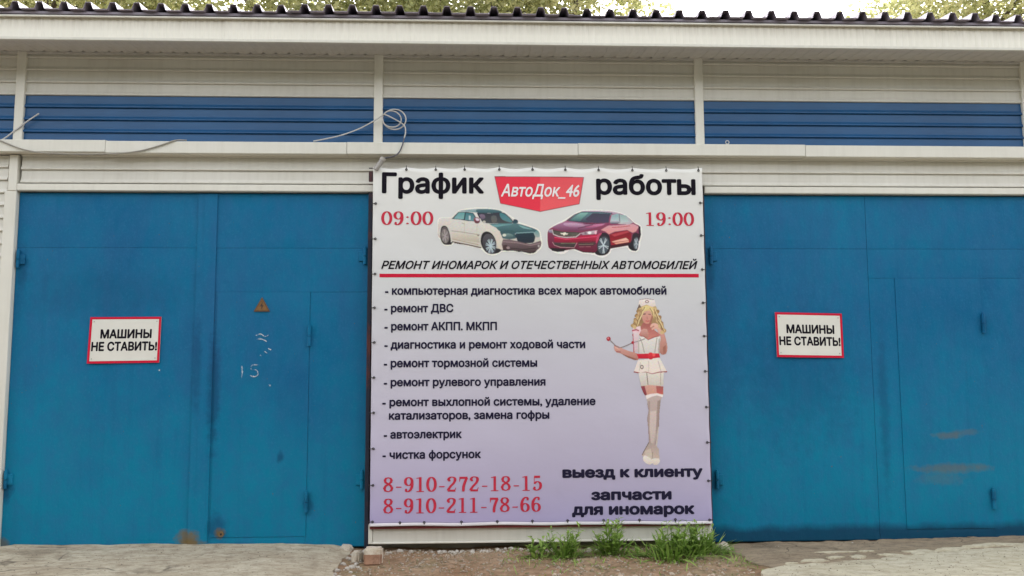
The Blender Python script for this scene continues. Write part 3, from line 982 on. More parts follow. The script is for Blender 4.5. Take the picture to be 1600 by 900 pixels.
# flat printed pictures: coloured shapes, each a hair above the last
class Print:
    """shapes are inked in order on a fine grid, softened a little like a screen print of a photo, and become a thin coloured skin"""
    def __init__(s, fn, k=1.2, cell=6.0, blur=2, grain=.05, seed=1):
        s.shapes, s.fn, s.k, s.cell, s.blur, s.grain, s.seed = [], fn, k, cell, blur, grain, seed
    def poly(s, pts, ct, cb=None, smooth=0):
        if smooth:
            pts = [(q.x, q.y) for q in catmull([(a, b, 0) for a, b in pts], smooth, closed=True)]
        s.shapes.append((np.array(pts, float), np.array([lin(c) for c in ct]), np.array([lin(c) for c in (cb or ct)])))
        return s
    def ell(s, cx, cy, rx, ry, ct, cb=None, n=18, rot=0.):
        cr_, sr_ = math.cos(rot), math.sin(rot)
        p = []
        for i in range(n):
            a, b = rx*math.cos(2*math.pi*i/n), ry*math.sin(2*math.pi*i/n)
            p.append((cx+a*cr_-b*sr_, cy+a*sr_+b*cr_))
        return s.poly(p, ct, cb)
    def line(s, pts, w, c):
        P = [Vector(p) for p in pts]; L, R_ = [], []
        for i, p in enumerate(P):
            t = (P[min(i+1,len(P)-1)]-P[max(i-1,0)]).normalized()
            n_ = Vector((-t.y, t.x))*w/2
            L.append(tuple(p+n_)); R_.append(tuple(p-n_))
        return s.poly(L + R_[::-1], c)
    def build(s, name, label=None, lift=.0014):
        al = np.vstack([q[0] for q in s.shapes])
        h = s.cell/2
        lo = al.min(0)-3*s.cell; hi = al.max(0)+3*s.cell
        nx, ny = int((hi[0]-lo[0])/h)//2*2+2, int((hi[1]-lo[1])/h)//2*2+2
        img = np.zeros((ny, nx, 4))
        for P, ct, cb in s.shapes:
            i0, j0 = np.maximum(((P.min(0)-lo)/h).astype(int)-1, 0)
            i1, j1 = np.minimum(((P.max(0)-lo)/h).astype(int)+2, (nx, ny))
            X = lo[0]+(np.arange(i0, i1)+.5)*h; Y = lo[1]+(np.arange(j0, j1)+.5)*h
            ins = np.zeros((len(Y), len(X)), bool)
            for q in range(len(P)):
                (xa, ya), (xb, yb) = P[q-1], P[q]
                if ya == yb: continue
                m_ = (ya > Y) != (yb > Y)
                xi = xa + (Y-ya)*(xb-xa)/(yb-ya)
                ins ^= m_[:, None] & (X[None, :] < xi[:, None])
            t = np.clip((Y-P[:,1].min())/max(np.ptp(P[:,1]), 1e-6), 0, 1)[:, None, None]
            c = ct*(1-t)+cb*t
            c = np.broadcast_to(c, ins.shape+(3,))
            sub = img[j0:j1, i0:i1]
            sub[ins, :3] = c[ins]; sub[ins, 3] = 1
        for _ in range(s.blur):
            for ax in (0, 1):
                img = (np.roll(img, 1, ax)+2*img+np.roll(img, -1, ax))/4
        img = (img[0::2, 0::2]+img[1::2, 0::2]+img[0::2, 1::2]+img[1::2, 1::2])/4
        A_ = img[..., 3]
        rgb_ = img[..., :3]/np.maximum(A_, 1e-4)[..., None]
        rg = np.random.RandomState(s.seed)
        g_ = rg.normal(0, 1, A_.shape+(3,))
        g_ = (g_ + np.roll(g_, 1, 0) + np.roll(g_, 1, 1) + np.roll(g_, 2, 1))/2
        rgb_ = np.clip(rgb_*s.k*(1+s.grain*g_), 0.002, .9)
        ny, nx = A_.shape
        idx = -np.ones(A_.shape, int)
        keep = A_ > .45
        need = keep.copy()
        need[1:, :] |= keep[:-1, :]; need[:, 1:] |= keep[:, :-1]; need[1:, 1:] |= keep[:-1, :-1]
        for ax, sh in ((0, 1), (1, 1)):
            pass
        js, is_ = np.nonzero(need)
        idx[js, is_] = np.arange(len(js))
        vs = []
        for j, i in zip(js, is_):
            x_, z_ = s.fn(lo[0]+(i+.5)*s.cell, lo[1]+(j+.5)*s.cell)
            vs.append(onban(x_, z_, lift))
        kj, ki = np.nonzero(keep[:-1, :-1])
        fs = [(int(idx[j, i]), int(idx[j, i+1]), int(idx[j+1, i+1]), int(idx[j+1, i])) for j, i in zip(kj, ki)]
        me = bpy.data.meshes.new(name); me.from_pydata(vs, [], fs)
        # border vertices take the nearest inked colour
        cc = rgb_[js, is_]
        w_ = A_[js, is_]
        for q in np.nonzero(w_ < .2)[0]:
            j, i = js[q], is_[q]
            best = max(((A_[max(j+dj,0), max(i+di,0)], max(j+dj,0), max(i+di,0)) for dj in (-1,0) for di in (-1,0)))
            cc[q] = rgb_[best[1], best[2]]
        ca = me.color_attributes.new("ink", 'FLOAT_COLOR', 'POINT')
        ca.data.foreach_set("color", np.hstack([cc, np.ones((len(cc), 1))]).astype(np.float32).ravel())
        o_ = link(name, me, M_PRINT, BAN, smooth=True)
        if label: o_["label"] = label
        return o_

# red shop badge
lg = Print(lambda a, b: (a, b), 1.0, cell=.003, blur=1, grain=.02)
lg.poly([(.115,2.819),(.830,2.817),(.790,2.590),(.477,2.525),(.160,2.593)], (225,222,220))
lg.poly([(.120,2.814),(.825,2.812),(.786,2.594),(.477,2.531),(.165,2.597)], (120,25,40))
lg.poly([(.125,2.809),(.479,2.808),(.477,2.536),(.169,2.600)], (232,50,72), (225,48,70))
lg.poly([(.479,2.808),(.819,2.807),(.782,2.598),(.477,2.536)], (238,92,98), (225,80,88))
lg.build("badge", "red shield shaped badge with white slanted lettering")

KX = (.503+.891)/280; KZ = 1.005/200
c1 = Print(lambda a, b: (-.3434 + a*KX/9.41, 2.588 - b*KZ/9.41), 1.12, seed=2)
# halo then body
c1.poly([(235,180),(60,190),(35,300),(45,470),(85,520),(130,598),(240,598),(300,560),(480,610),(660,645),(740,715),(850,748),(940,720),(985,690),(1080,690),(1250,690),(1340,728),(1460,722),(1530,670),(1575,600),(1565,480),(1530,370),(1400,310),(1230,250),(1180,205),(1080,140),(980,75),(760,40),(520,45),(330,85)], (228,225,215), smooth=3)
c1.poly([(240,190),(120,190),(70,215),(45,300),(48,450),(90,470),(240,540),(480,590),(690,635),(960,660),(1090,660),(1280,680),(1540,640),(1550,520),(1510,380),(1370,320),(1210,268),(1140,200),(1040,120),(940,75),(760,55),(520,62),(360,85),(290,130)], (214,212,207), (190,182,170), smooth=3)
c1.poly([(60,220),(130,200),(240,200),(230,300),(100,310),(50,400)], (212,206,200), (200,180,172), smooth=2)
c1.poly([(40,420),(90,480),(95,520),(50,460)], (190,170,165))
# roof
c1.poly([(350,95),(480,75),(620,62),(780,62),(930,80),(985,110),(800,125),(640,118),(560,112),(450,102)], (150,170,170), (100,135,140), smooth=3)
c1.poly([(620,70),(780,66),(930,82),(980,112),(800,124),(630,120)], (78,112,116), (46,78,88), smooth=3)
# windscreen, side glass
c1.poly([(625,122),(800,128),(985,112),(1060,150),(1160,255),(1100,275),(900,275),(720,270),(665,200)], (48,50,62), (70,72,74), smooth=2)
c1.poly([(960,120),(1040,150),(1140,250),(1090,258),(990,220),(955,160)], (60,120,125), (90,130,135), smooth=2)
c1.poly([(650,150),(720,145),(740,190),(690,220)], (120,105,125), (95,80,100), smooth=2)
c1.poly([(830,170),(900,165),(910,250),(840,260)], (85,90,92), (100,95,90), smooth=2)
c1.ell(725,255,22,20,(180,175,165))
c1.poly([(245,210),(345,105),(480,108),(565,122),(600,180),(605,245),(480,240),(380,222)], (30,45,55))
c1.poly([(275,205),(350,115),(440,115),(425,215),(380,214)], (95,150,150), (125,165,165))
c1.poly([(455,118),(560,130),(590,190),(590,240),(440,225)], (60,110,118), (95,140,145))
c1.poly([(500,160),(525,165),(525,225),(500,220)], (190,200,200))
c1.poly([(615,120),(632,120),(672,200),(655,205)], (25,28,40))
c1.poly([(568,215),(590,190),(640,190),(665,240),(640,275),(590,270)], (150,90,100), (80,30,40), smooth=2)
c1.poly([(600,200),(640,205),(650,235),(610,235)], (215,200,210), smooth=2)
# bonnet
c1.poly([(800,285),(1000,275),(1190,275),(1340,315),(1500,372),(1470,410),(1180,430),(1130,380),(960,395),(900,340)], (84,118,122), (52,84,90), smooth=2)
c1.poly([(960,395),(1130,375),(1170,420),(1190,500),(1000,500)], (54,86,92), (68,92,96), smooth=2)
c1.poly([(1150,275),(1160,215),(1210,225),(1222,270)], (40,50,65), (50,80,90), smooth=2)
c1.poly([(640,270),(800,290),(900,350),(950,400),(1000,520),(1000,650),(930,640),(880,470),(760,385),(690,330)], (212,206,196), (205,190,175), smooth=2)
# doors, trim
c1.line([(245,385),(400,405),(660,445)], 8, (150,135,115))
c1.line([(430,240),(435,300),(430,560)], 6, (190,178,158))
c1.line([(620,270),(615,420),(625,600)], 6, (190,178,158))
c1.line([(395,270),(440,285)], 10, (160,150,130))
c1.line([(250,545),(480,590),(680,635)], 16, (70,50,40))
c1.ell(635,455,14,10,(120,110,100))
# grille, bumper
c1.poly([(1190,425),(1450,410),(1462,540),(1400,568),(1240,560),(1200,500)], (38,62,72), (38,42,54), smooth=2)
for k in range(5):
    c1.line([(1215,445+k*22),(1450,432+k*24)], 6, (22,34,44))
c1.line([(1185,432),(1195,420),(1450,405),(1468,430)], 12, (130,165,165))
c1.poly([(1470,400),(1520,385),(1545,470),(1480,480)], (90,140,142), (160,165,160), smooth=2)
c1.poly([(990,440),(1080,425),(1150,450),(1130,485),(1010,485)], (120,145,142), (60,85,88), smooth=2)
c1.ell(1020,450,26,20,(215,215,200))
c1.poly([(1000,510),(1200,535),(1400,580),(1555,530),(1550,620),(1500,670),(1450,715),(1330,705),(1270,680),(1120,680),(1000,665)], (118,98,102), (62,48,48), smooth=2)
c1.poly([(1000,600),(1060,590),(1070,670),(1000,665)], (70,50,50))
c1.ell(1075,635,26,18,(150,130,130)); c1.ell(1525,610,14,20,(170,160,158))
c1.line([(960,672),(1100,668),(1280,688),(1400,716),(1480,690)], 12, (32,26,26))
# wheels
def wheel(p, cx, cy, rx, ry, tyre, rim, spoke, ns=7, rot=0., hub=.75, dx=0, dy=0):
    p.ell(cx, cy, rx, ry, tyre, (40,38,40), rot=rot)
    hx_, hy_ = cx+dx, cy+dy
    p.ell(hx_, hy_, rx*hub, ry*hub, rim, rot=rot, n=20)
    for q in range(ns):
        a = 2*math.pi*q/ns+.3
        for da in (-.13, .13):
            e = (hx_+rx*hub*.92*math.cos(a+da), hy_+ry*hub*.92*math.sin(a+da))
            p.line([(hx_, hy_), e], min(rx,ry)*.11, spoke)
    p.ell(hx_, hy_, rx*.13, ry*.13, spoke)
c1.poly([(80,440),(92,340),(130,310),(180,330),(215,420),(235,545),(190,590),(130,580),(90,520)], (30,24,26), smooth=3)
wheel(c1, 155, 455, 68, 130, (95,85,85), (120,110,108), (160,150,148), 6, -.12, .82, -4, 8)
c1.poly([(672,520),(695,430),(760,395),(840,430),(895,530),(900,640),(880,690),(740,660),(685,600)], (28,24,28), smooth=3)
c1.poly([(685,600),(740,690),(820,728),(930,712),(975,665),(900,640),(760,610)], (50,45,48), (30,28,30), smooth=2)
wheel(c1, 800, 570, 98, 145, (80,76,82), (70,70,78), (175,190,195), 8, -.25, .80, 18, 40)
c1.poly([(205,560),(270,545),(240,590),(180,592)], (40,30,32))
c1.poly([(250,400),(640,465),(660,560),(420,530),(255,500)], (204,196,184), (178,166,148), smooth=1)
c1.line([(255,505),(640,590)], 12, (168,150,128))
c1.line([(245,385),(400,405),(660,445)], 8, (140,125,108))
c1.poly([(830,300),(1010,290),(1150,292),(1000,312),(900,330)], (105,150,152), smooth=2)
c1.poly([(1230,300),(1330,330),(1440,365),(1300,350)], (120,160,160), smooth=2)
c1.line([(1000,545),(1200,560),(1400,600),(1550,570)], 7, (165,140,140))
c1.line([(1110,640),(1300,660),(1480,640)], 10, (45,36,38))
c1.build("printed_car", "pale sedan with a green bonnet printed on the banner")

KX2 = 1.396/280; KZ2 = 1.013/200
c2 = Print(lambda a, b: (.511 + a*KX2/10, 2.593 - b*KZ2/10), 1.12, seed=3)
c2.poly([(310,235),(180,300),(60,380),(30,450),(30,600),(70,700),(180,765),(300,770),(390,710),(480,725),(590,765),(760,785),(860,825),(940,820),(1020,760),(1060,700),(1280,665),(1330,725),(1440,740),(1495,660),(1500,590),(1535,480),(1525,330),(1420,270),(1300,165),(1120,100),(860,78),(600,85),(450,150)], (228,224,218), smooth=3)
c2.poly([(330,260),(180,330),(70,390),(42,460),(45,610),(80,700),(240,730),(470,700),(620,745),(780,755),(960,740),(1040,690),(1300,640),(1440,600),(1490,560),(1515,440),(1500,335),(1420,290),(1310,190),(1160,128),(940,100),(640,105),(480,170)], (150,75,105), (95,20,45), smooth=3)
# roof + glass
c2.poly([(480,160),(610,108),(860,98),(1080,118),(1200,140),(1040,140),(860,128),(620,120)], (205,190,205), (150,130,150), smooth=2)
c2.poly([(360,262),(480,165),(580,122),(860,122),(1060,138),(1020,200),(1010,285),(820,292),(560,285)], (95,130,135), (60,55,75))
c2.poly([(395,255),(560,135),(690,130),(600,215),(560,262)], (130,175,165), (70,105,110), smooth=1)
c2.poly([(640,230),(760,135),(1040,142),(1005,275),(700,285)], (62,62,78), (72,62,85), smooth=1)
c2.line([(345,255),(470,165),(590,118),(860,118),(1070,134)], 11, (30,28,42))
c2.poly([(1030,270),(1060,160),(1160,140),(1290,170),(1400,280),(1330,310),(1180,305)], (150,165,172), (185,175,180), smooth=1)
c2.poly([(1045,240),(1075,165),(1160,148),(1175,250),(1060,265)], (130,165,170), (175,190,192), smooth=1)
c2.poly([(1195,150),(1280,170),(1335,265),(1200,285)], (140,165,165), (180,195,192), smooth=1)
c2.line([(1178,145),(1188,280)], 12, (95,110,120))
c2.poly([(1030,268),(1110,250),(1190,262),(1170,295),(1050,300)], (190,185,195), (60,65,85), smooth=2)
# bonnet sheen
c2.poly([(130,350),(330,272),(560,290),(820,300),(960,300),(840,350),(700,385),(520,420),(300,415),(150,375)], (170,120,150), (105,50,80), smooth=2)
c2.poly([(300,300),(520,300),(640,335),(480,365),(330,340)], (200,165,190), (140,90,120), smooth=2)
c2.poly([(640,345),(820,310),(940,315),(820,350),(680,370)], (205,130,165), (150,70,105), smooth=2)
c2.line([(520,375),(700,335),(760,320)], 9, (80,25,50))
c2.line([(1000,300),(990,370),(960,400)], 8, (100,35,60))
# shoulder and doors
c2.poly([(1000,330),(1200,320),(1400,300),(1490,345),(1440,420),(1390,440),(1300,395),(1100,425),(1010,465),(950,420),(880,400)], (205,150,160), (215,140,135), smooth=1)
c2.line([(1060,358),(1230,348),(1350,330)], 10, (175,70,75))
c2.poly([(1020,475),(1110,435),(1300,402),(1370,450),(1350,590),(1050,640),(1030,560)], (120,18,32), (150,25,40), smooth=1)
c2.poly([(1050,580),(1280,520),(1330,560),(1320,585),(1120,620)], (232,185,165), (215,150,130), smooth=0)
c2.line([(1060,600),(1330,562)], 9, (165,60,60))
c2.poly([(1035,640),(1340,590),(1320,640),(1040,690)], (60,20,28))
c2.poly([(1480,330),(1512,340),(1520,470),(1490,570),(1480,450)], (45,25,40))
# grille and nose
c2.poly([(118,400),(250,425),(420,435),(560,440),(500,500),(320,505),(140,470)], (60,55,55), (78,76,66), smooth=1)
for k in range(3):
    c2.line([(140,430+k*20),(320,455+k*16),(520,455+k*14)], 5, (105,102,92))
c2.line([(115,395),(135,470),(220,505),(340,520),(490,510),(560,455)], 13, (205,190,190))
c2.poly([(245,452),(290,452),(300,442),(330,442),(335,455),(370,458),(350,476),(318,474),(312,488),(290,486),(285,470),(258,468)], (232,222,205))
c2.poly([(55,400),(115,400),(128,455),(60,440)], (170,160,175), (110,100,120), smooth=1)
c2.poly([(560,450),(640,430),(830,405),(800,460),(730,470),(600,480)], (205,185,195), (150,125,135), smooth=1)
c2.ell(705,445,30,22,(235,232,228)); c2.ell(800,440,18,26,(232,180,195)); c2.ell(640,450,22,16,(120,105,115))
c2.poly([(150,510),(340,535),(500,520),(560,490),(860,470),(850,600),(500,600),(150,590)], (185,32,68), (130,25,50), smooth=1)
c2.poly([(130,600),(260,605),(490,600),(470,680),(300,670),(160,640)], (72,62,60), (55,42,45), smooth=1)
c2.line([(250,612),(480,608)], 7, (120,125,95))
c2.line([(120,590),(150,640),(240,670),(460,678),(505,600)], 9, (185,140,145))
c2.poly([(520,600),(820,590),(760,650),(530,655)], (70,58,58), (85,35,50), smooth=1)
c2.line([(530,630),(760,622)], 6, (140,135,110)); c2.line([(540,665),(720,660)], 5, (170,110,115))
c2.poly([(80,680),(240,690),(340,690),(300,735),(200,745),(110,725)], (34,26,30), smooth=1)
c2.line([(340,690),(470,695),(600,745),(780,755)], 12, (50,18,30))
c2.poly([(860,480),(940,440),(1010,480),(1030,560),(1030,690),(985,770),(900,800),(820,790),(780,750),(830,700)], (46,34,44), (28,24,28), smooth=2)
wheel(c2, 920, 635, 98, 150, (55,50,58), (75,84,92), (190,200,205), 5, .22, .90, 0, 5)
c2.poly([(1385,470),(1430,440),(1480,460),(1480,600),(1455,710),(1400,725),(1340,700),(1310,640),(1370,560)], (46,34,44), (26,24,30), smooth=2)
wheel(c2, 1435, 605, 45, 108, (55,50,58), (95,105,112), (195,200,205), 5, .12, .85, 4, 0)
c2.line([(150,515),(330,545),(520,530),(840,500)], 9, (225,80,115))
c2.line([(520,590),(700,575),(840,585)], 8, (60,28,38))
c2.poly([(830,480),(870,450),(900,455),(860,500),(820,600),(800,590)], (185,70,100), smooth=2)
c2.poly([(1040,470),(1300,410),(1340,430),(1100,500)], (175,60,70), smooth=1)
c2.poly([(600,290),(800,300),(960,292),(800,312),(640,308)], (95,40,65), smooth=2)
c2.build("printed_car", "dark red sedan printed on the banner")

nu = Print(lambda a, b: (.901 + a*.000813, 1.935 - b*.000822), 1.10, cell=3.6, seed=4)
HAIR, HAIR2, SKIN, SKIN2, SKIN3, WHT = (196,166,118), (128,96,72), (208,158,146), (176,120,108), (160,92,88), (232,222,215)
# hair behind
nu.poly([(410,170),(500,140),(575,170),(600,250),(640,330),(655,400),(640,440),(600,400),(560,360),(480,350),(420,380),(375,370),(380,300),(395,250)], HAIR, HAIR2, smooth=3)
nu.poly([(400,300),(440,260),(450,350),(410,380),(375,372)], HAIR2, (175,140,100), smooth=2)
nu.poly([(580,260),(610,270),(650,370),(640,420),(600,370)], (215,190,140), HAIR2, smooth=2)
# neck, chest
nu.poly([(455,330),(530,330),(560,400),(610,430),(610,460),(560,465),(500,490),(440,465),(410,440),(420,400)], SKIN3, (205,130,118), smooth=2)
nu.poly([(430,400),(490,390),(500,470),(440,460)], SKIN, SKIN2, smooth=2)
# face
nu.poly([(440,215),(480,190),(530,205),(550,270),(530,320),(495,342),(460,325),(443,280)], SKIN, (200,140,122), smooth=3)
nu.poly([(430,190),(500,165),(560,190),(560,290),(540,250),(520,215),(470,225),(445,260),(425,300),(415,240)], (222,200,140), HAIR, smooth=2)
nu.line([(455,250),(480,246)], 9, (75,50,45)); nu.line([(505,250),(528,252)], 8, (110,75,65))
nu.line([(478,312),(500,316),(514,310)], 8, (190,75,80)); nu.line([(494,270),(492,292),(500,296)], 5, SKIN3)
# cap
nu.poly([(405,170),(420,112),(490,100),(565,112),(580,172),(545,180),(490,158),(435,178)], (236,228,222), (215,200,195), smooth=1)
nu.line([(420,112),(490,102),(562,112)], 5, (120,60,60))
nu.ell(495,130,19,14,(110,60,60)); nu.ell(495,130,12,8,(228,215,210))
nu.poly([(395,200),(420,152),(438,182),(415,240)], (110,90,80), smooth=1)
# sleeve, dress
nu.poly([(350,380),(425,360),(432,400),(415,440),(360,435),(343,410)], (235,205,208), (225,190,198), smooth=1)
nu.line([(345,405),(385,395),(412,405)], 12, (175,70,85))
nu.poly([(355,420),(410,415),(405,480),(400,600),(360,600),(350,500)], (222,200,205), (205,180,185), smooth=1)
nu.poly([(415,458),(450,455),(500,488),(560,462),(608,452),(615,480),(598,620),(400,622),(395,560)], (226,220,214), (206,200,194), smooth=1)
nu.line([(418,470),(440,520),(460,612)], 8, (160,150,140)); nu.line([(585,470),(572,540),(560,612)], 8, (165,150,140))
nu.line([(428,455),(455,458),(500,490),(560,465),(604,455)], 7, (150,50,55))
nu.line([(352,430),(356,520),(360,610)], 8, (180,50,65))
# arms
nu.poly([(610,390),(640,400),(665,470),(680,560),(665,620),(620,625),(590,580),(605,540),(620,480)], SKIN, SKIN2, smooth=2)
nu.poly([(520,365),(545,335),(590,340),(625,390),(630,440),(600,430),(580,385),(545,395)], (225,180,160), SKIN, smooth=2)
nu.line([(528,380),(560,360)], 10, SKIN2); nu.line([(535,395),(572,378)], 9, (222,172,155)); nu.line([(530,352),(558,336)], 9, (226,178,160))
nu.poly([(170,545),(205,545),(260,575),(330,600),(395,620),(402,670),(370,680),(300,650),(230,615),(190,605),(172,580)], SKIN, SKIN2, smooth=2)
nu.line([(172,540),(215,560)], 12, SKIN3); nu.line([(180,558),(220,578)], 10, (222,172,155)); nu.line([(190,600),(235,605)], 10, SKIN3)
# stethoscope
nu.line([(130,490),(170,530),(215,565),(265,552),(340,520),(410,502),(470,480)], 9, (140,130,130))
nu.ell(118,478,20,20,(170,40,60)); nu.ell(116,474,8,8,(225,150,150)); nu.ell(350,514,14,14,(170,45,60))
# belt, skirt
nu.poly([(395,680),(605,660),(670,785),(640,800),(600,790),(530,808),(470,790),(420,800),(355,785)], (228,218,208), (232,215,205), smooth=1)
nu.poly([(385,622),(600,618),(608,655),(560,662),(480,664),(402,664)], (205,38,58), (190,30,52), smooth=0)
nu.ell(520,642,30,34,(222,60,70),(190,30,50)); nu.ell(550,632,14,16,(235,90,90))
nu.line([(352,788),(420,802),(470,793),(530,810),(600,793),(672,788)], 8, (150,55,60))
nu.ell(433,745,17,20,(90,70,70)); nu.ell(433,745,9,11,(228,215,205))
nu.poly([(398,800),(470,795),(530,812),(600,798),(638,800),(632,915),(560,925),(500,915),(420,925)], (222,214,204), (200,190,180), smooth=0)
nu.line([(478,800),(488,912)], 7, (110,85,70)); nu.line([(612,800),(608,912)], 5, (165,140,120))
# legs, stockings (second detail starts 840 lower)
nu.poly([(418,925),(500,912),(560,918),(632,925),(630,1000),(600,1012),(560,1000),(470,1025),(440,980)], SKIN, (205,145,125), smooth=0)
nu.poly([(418,925),(455,920),(475,1000),(462,1022),(440,980)], (150,70,78), (130,55,62), smooth=0)
nu.poly([(565,922),(632,928),(628,995),(600,1008),(570,985)], SKIN3, (195,95,90), smooth=0)
nu.poly([(470,1025),(520,1010),(575,995),(625,1005),(600,1060),(585,1180),(580,1280),(560,1400),(540,1480),(520,1500),(490,1480),(482,1300),(475,1220),(490,1150),(478,1080)], (192,172,166), (178,160,154), smooth=1)
nu.poly([(490,1160),(560,1150),(560,1260),(540,1400),(520,1480),(496,1460),(492,1300)], (206,188,182), (196,178,172), smooth=1)
nu.line([(600,1050),(585,1180),(580,1290),(558,1400),(540,1480)], 5, (150,128,122))
nu.line([(478,1080),(490,1150),(474,1220),(482,1300),(488,1440)], 5, (152,130,124))
nu.line([(575,1300),(565,1400),(550,1500)], 10, (200,185,178))
nu.poly([(460,1010),(510,996),(575,990),(630,1005),(622,1025),(570,1010),(520,1022),(472,1045)], (238,222,218), smooth=1)
nu.poly([(490,1440),(540,1460),(575,1500),(580,1600),(540,1610),(500,1605),(440,1580),(415,1560),(450,1500)], (175,155,150), (200,180,168), smooth=1)
nu.line([(485,1440),(450,1500),(418,1555)], 9, (110,95,88))
nu.poly([(445,1520),(500,1500),(520,1590),(455,1590)], (205,190,175), smooth=1)
nu.poly([(425,1580),(445,1560),(500,1590),(515,1625),(490,1645),(450,1630),(428,1605)], (235,225,215), (220,205,195), smooth=2)
nu.poly([(510,1595),(575,1590),(582,1620),(560,1645),(525,1645),(512,1625)], (232,222,212), (216,200,190), smooth=2)
nu.line([(518,1530),(514,1590)], 6, (150,130,122))
rc = random.Random(2)
for side_ in (-1, 1):
    for q in range(13):
        t = q/12
        xx_ = 500 + side_*(72 + 62*t + 16*math.sin(q*1.9)) + (14 if side_ > 0 else -6)*t
        yy_ = 205 + (215 if side_ > 0 else 165)*t
        nu.ell(xx_, yy_, 20, 17, ((204,176,128), (158,124,86), (184,152,106))[q % 3], n=12, rot=rc.uniform(0, 3))
for x0_, y0_, x1_, y1_ in ((430,200,395,340),(445,195,412,300),(560,200,600,330),(570,230,630,380),(590,300,648,410),(400,300,385,360),(520,190,548,260),(470,180,440,225)):
    nu.line([(x0_, y0_), ((x0_+x1_)/2+8, (y0_+y1_)/2), (x1_, y1_)], 6, (135,98,66))
    nu.line([(x0_+12, y0_+4), ((x0_+x1_)/2+18, (y0_+y1_)/2), (x1_+12, y1_)], 5, (232,214,165))
nu.poly([(538,260),(552,270),(535,325),(510,340),(525,300)], (165,105,90), smooth=1)
nu.poly([(600,480),(612,480),(604,620),(592,620)], (175,165,155)); nu.poly([(400,500),(412,490),(412,620),(400,620)], (185,172,162))
nu.poly([(640,560),(668,540),(665,610),(640,622)], (160,105,90), smooth=1)
nu.poly([(240,620),(330,650),(395,672),(370,680),(300,655)], (150,98,85), smooth=1)
nu.line([(420,700),(410,780)], 7, (196,184,172)); nu.line([(500,690),(498,790)], 7, (200,188,176)); nu.line([(590,690),(615,785)], 7, (190,176,166))
nu.poly([(485,1060),(505,1060),(500,1200),(494,1320),(504,1460),(490,1450),(482,1300),(476,1220),(490,1150)], (170,148,142), smooth=1)
nu.poly([(575,1060),(600,1055),(584,1180),(578,1290),(560,1390),(556,1300),(566,1180)], (162,140,134), smooth=1)
nu.build("printed_woman", "blonde woman in a white and red nurse costume printed on the banner")

# ------------------------------------------------------------------ parking signs
def parking_sign(label, corners, y):
    (ax, az), (bx, bz), (cx, cz), (dx, dz) = corners   # tl, tr, br, bl
    cen = Vector(((ax+bx+cx+dx)/4, y, (az+bz+cz+dz)/4))
    root = empty("parking_sign", cen, label, "sign", "no parking signs on the gates")
    def P(u, v_, yy):
        a = Vector((dx, dz)).lerp(Vector((cx, cz)), u); b = Vector((ax, az)).lerp(Vector((bx, bz)), u)
        q = a.lerp(b, v_)
        return (q.x-cen.x, yy, q.y-cen.z)
    pl = [P(0,0,-.001),P(1,0,-.001),P(1,1,-.001),P(0,1,-.001),P(0,0,.003),P(1,0,.003),P(1,1,.003),P(0,1,.003)]
    MB().add(pl, [(0,1,2,3),(7,6,5,4),(0,4,5,1),(1,5,6,2),(2,6,7,3),(3,7,4,0)]).build("plate", M_SIGN, root)
    e, e2 = .032, .05
    o4 = [(0,0),(1,0),(1,1),(0,1)]; i4 = [(e,e2),(1-e,e2),(1-e,1-e2),(e,1-e2)]
    vv = [P(u, w_, -.0018) for u, w_ in o4] + [P(u, w_, -.0018) for u, w_ in i4]
    link("border", MB().add(vv, [(0,1,5,4),(1,2,6,5),(2,3,7,6),(3,0,4,7)]).raw("border"), M_RED, root)
    def place(X_, Z_, lift):
        return P(X_, Z_, -lift)
    text("МАШИНЫ", .165, .87, .545, .172, .045, 0, M_INK, root, place, lift=.0018)
    text("НЕ СТАВИТЬ!", .05, .955, .275, .172, .045, 0, M_INK, root, place, lift=.0018)
    sc_ = MB()
    for u, w_ in ((.06,.1),(.94,.1),(.94,.9),(.06,.9)):
        q = P(u, w_, -.0025); sc_.tube([(q[0],-.004,q[2]),(q[0],-.0012,q[2])], .004, 8)
    sc_.build("screw", M_GREYSTEEL, root)
    return root
parking_sign("white sign with red border on the left gate", [(-2.985,1.722),(-2.447,1.724),(-2.452,1.372),(-2.996,1.366)], .0075)
parking_sign("white sign with red border, slightly tilted, on the right gate", [(2.347,1.752),(2.886,1.740),(2.888,1.388),(2.352,1.397)], .0075)

TS = empty("warning_sign", (-1.684, .012, 1.805), "small faded orange triangle sign on the wicket of the left gate", "sign")
def tri(r, y, dz=0):
    return [(-r, y, -r*.66+dz), (r, y, -r*.66+dz), (0, y, r*1.12+dz)]
tv = tri(.062, -.006) + tri(.062, .0005)
MB().add(tv, [(0,1,2),(5,4,3),(0,3,4,1),(1,4,5,2),(2,5,3,0)]).build("plate", simple("faded_orange", (.25,.12,.035,1), .7, .45, 40), TS)
tv = tri(.058,-.0068) + tri(.050,-.0068)
link("border", MB().add(tv, [(0,1,4,3),(1,2,5,4),(2,0,3,5)]).raw("border"), simple("brown_ink", (.10,.05,.02,1)), TS)
bolt = MB().add([(.008,-.0070,.036),(-.014,-.0070,-.002),(-.001,-.0070,-.002),(-.008,-.0070,-.032),(.014,-.0070,.006),(.002,-.0070,.006)], [(0,1,2,5),(2,3,4,5)])
link("bolt_symbol", bolt.raw("bolt_symbol"), simple("brown_black_ink", (.05,.03,.02,1)), TS)

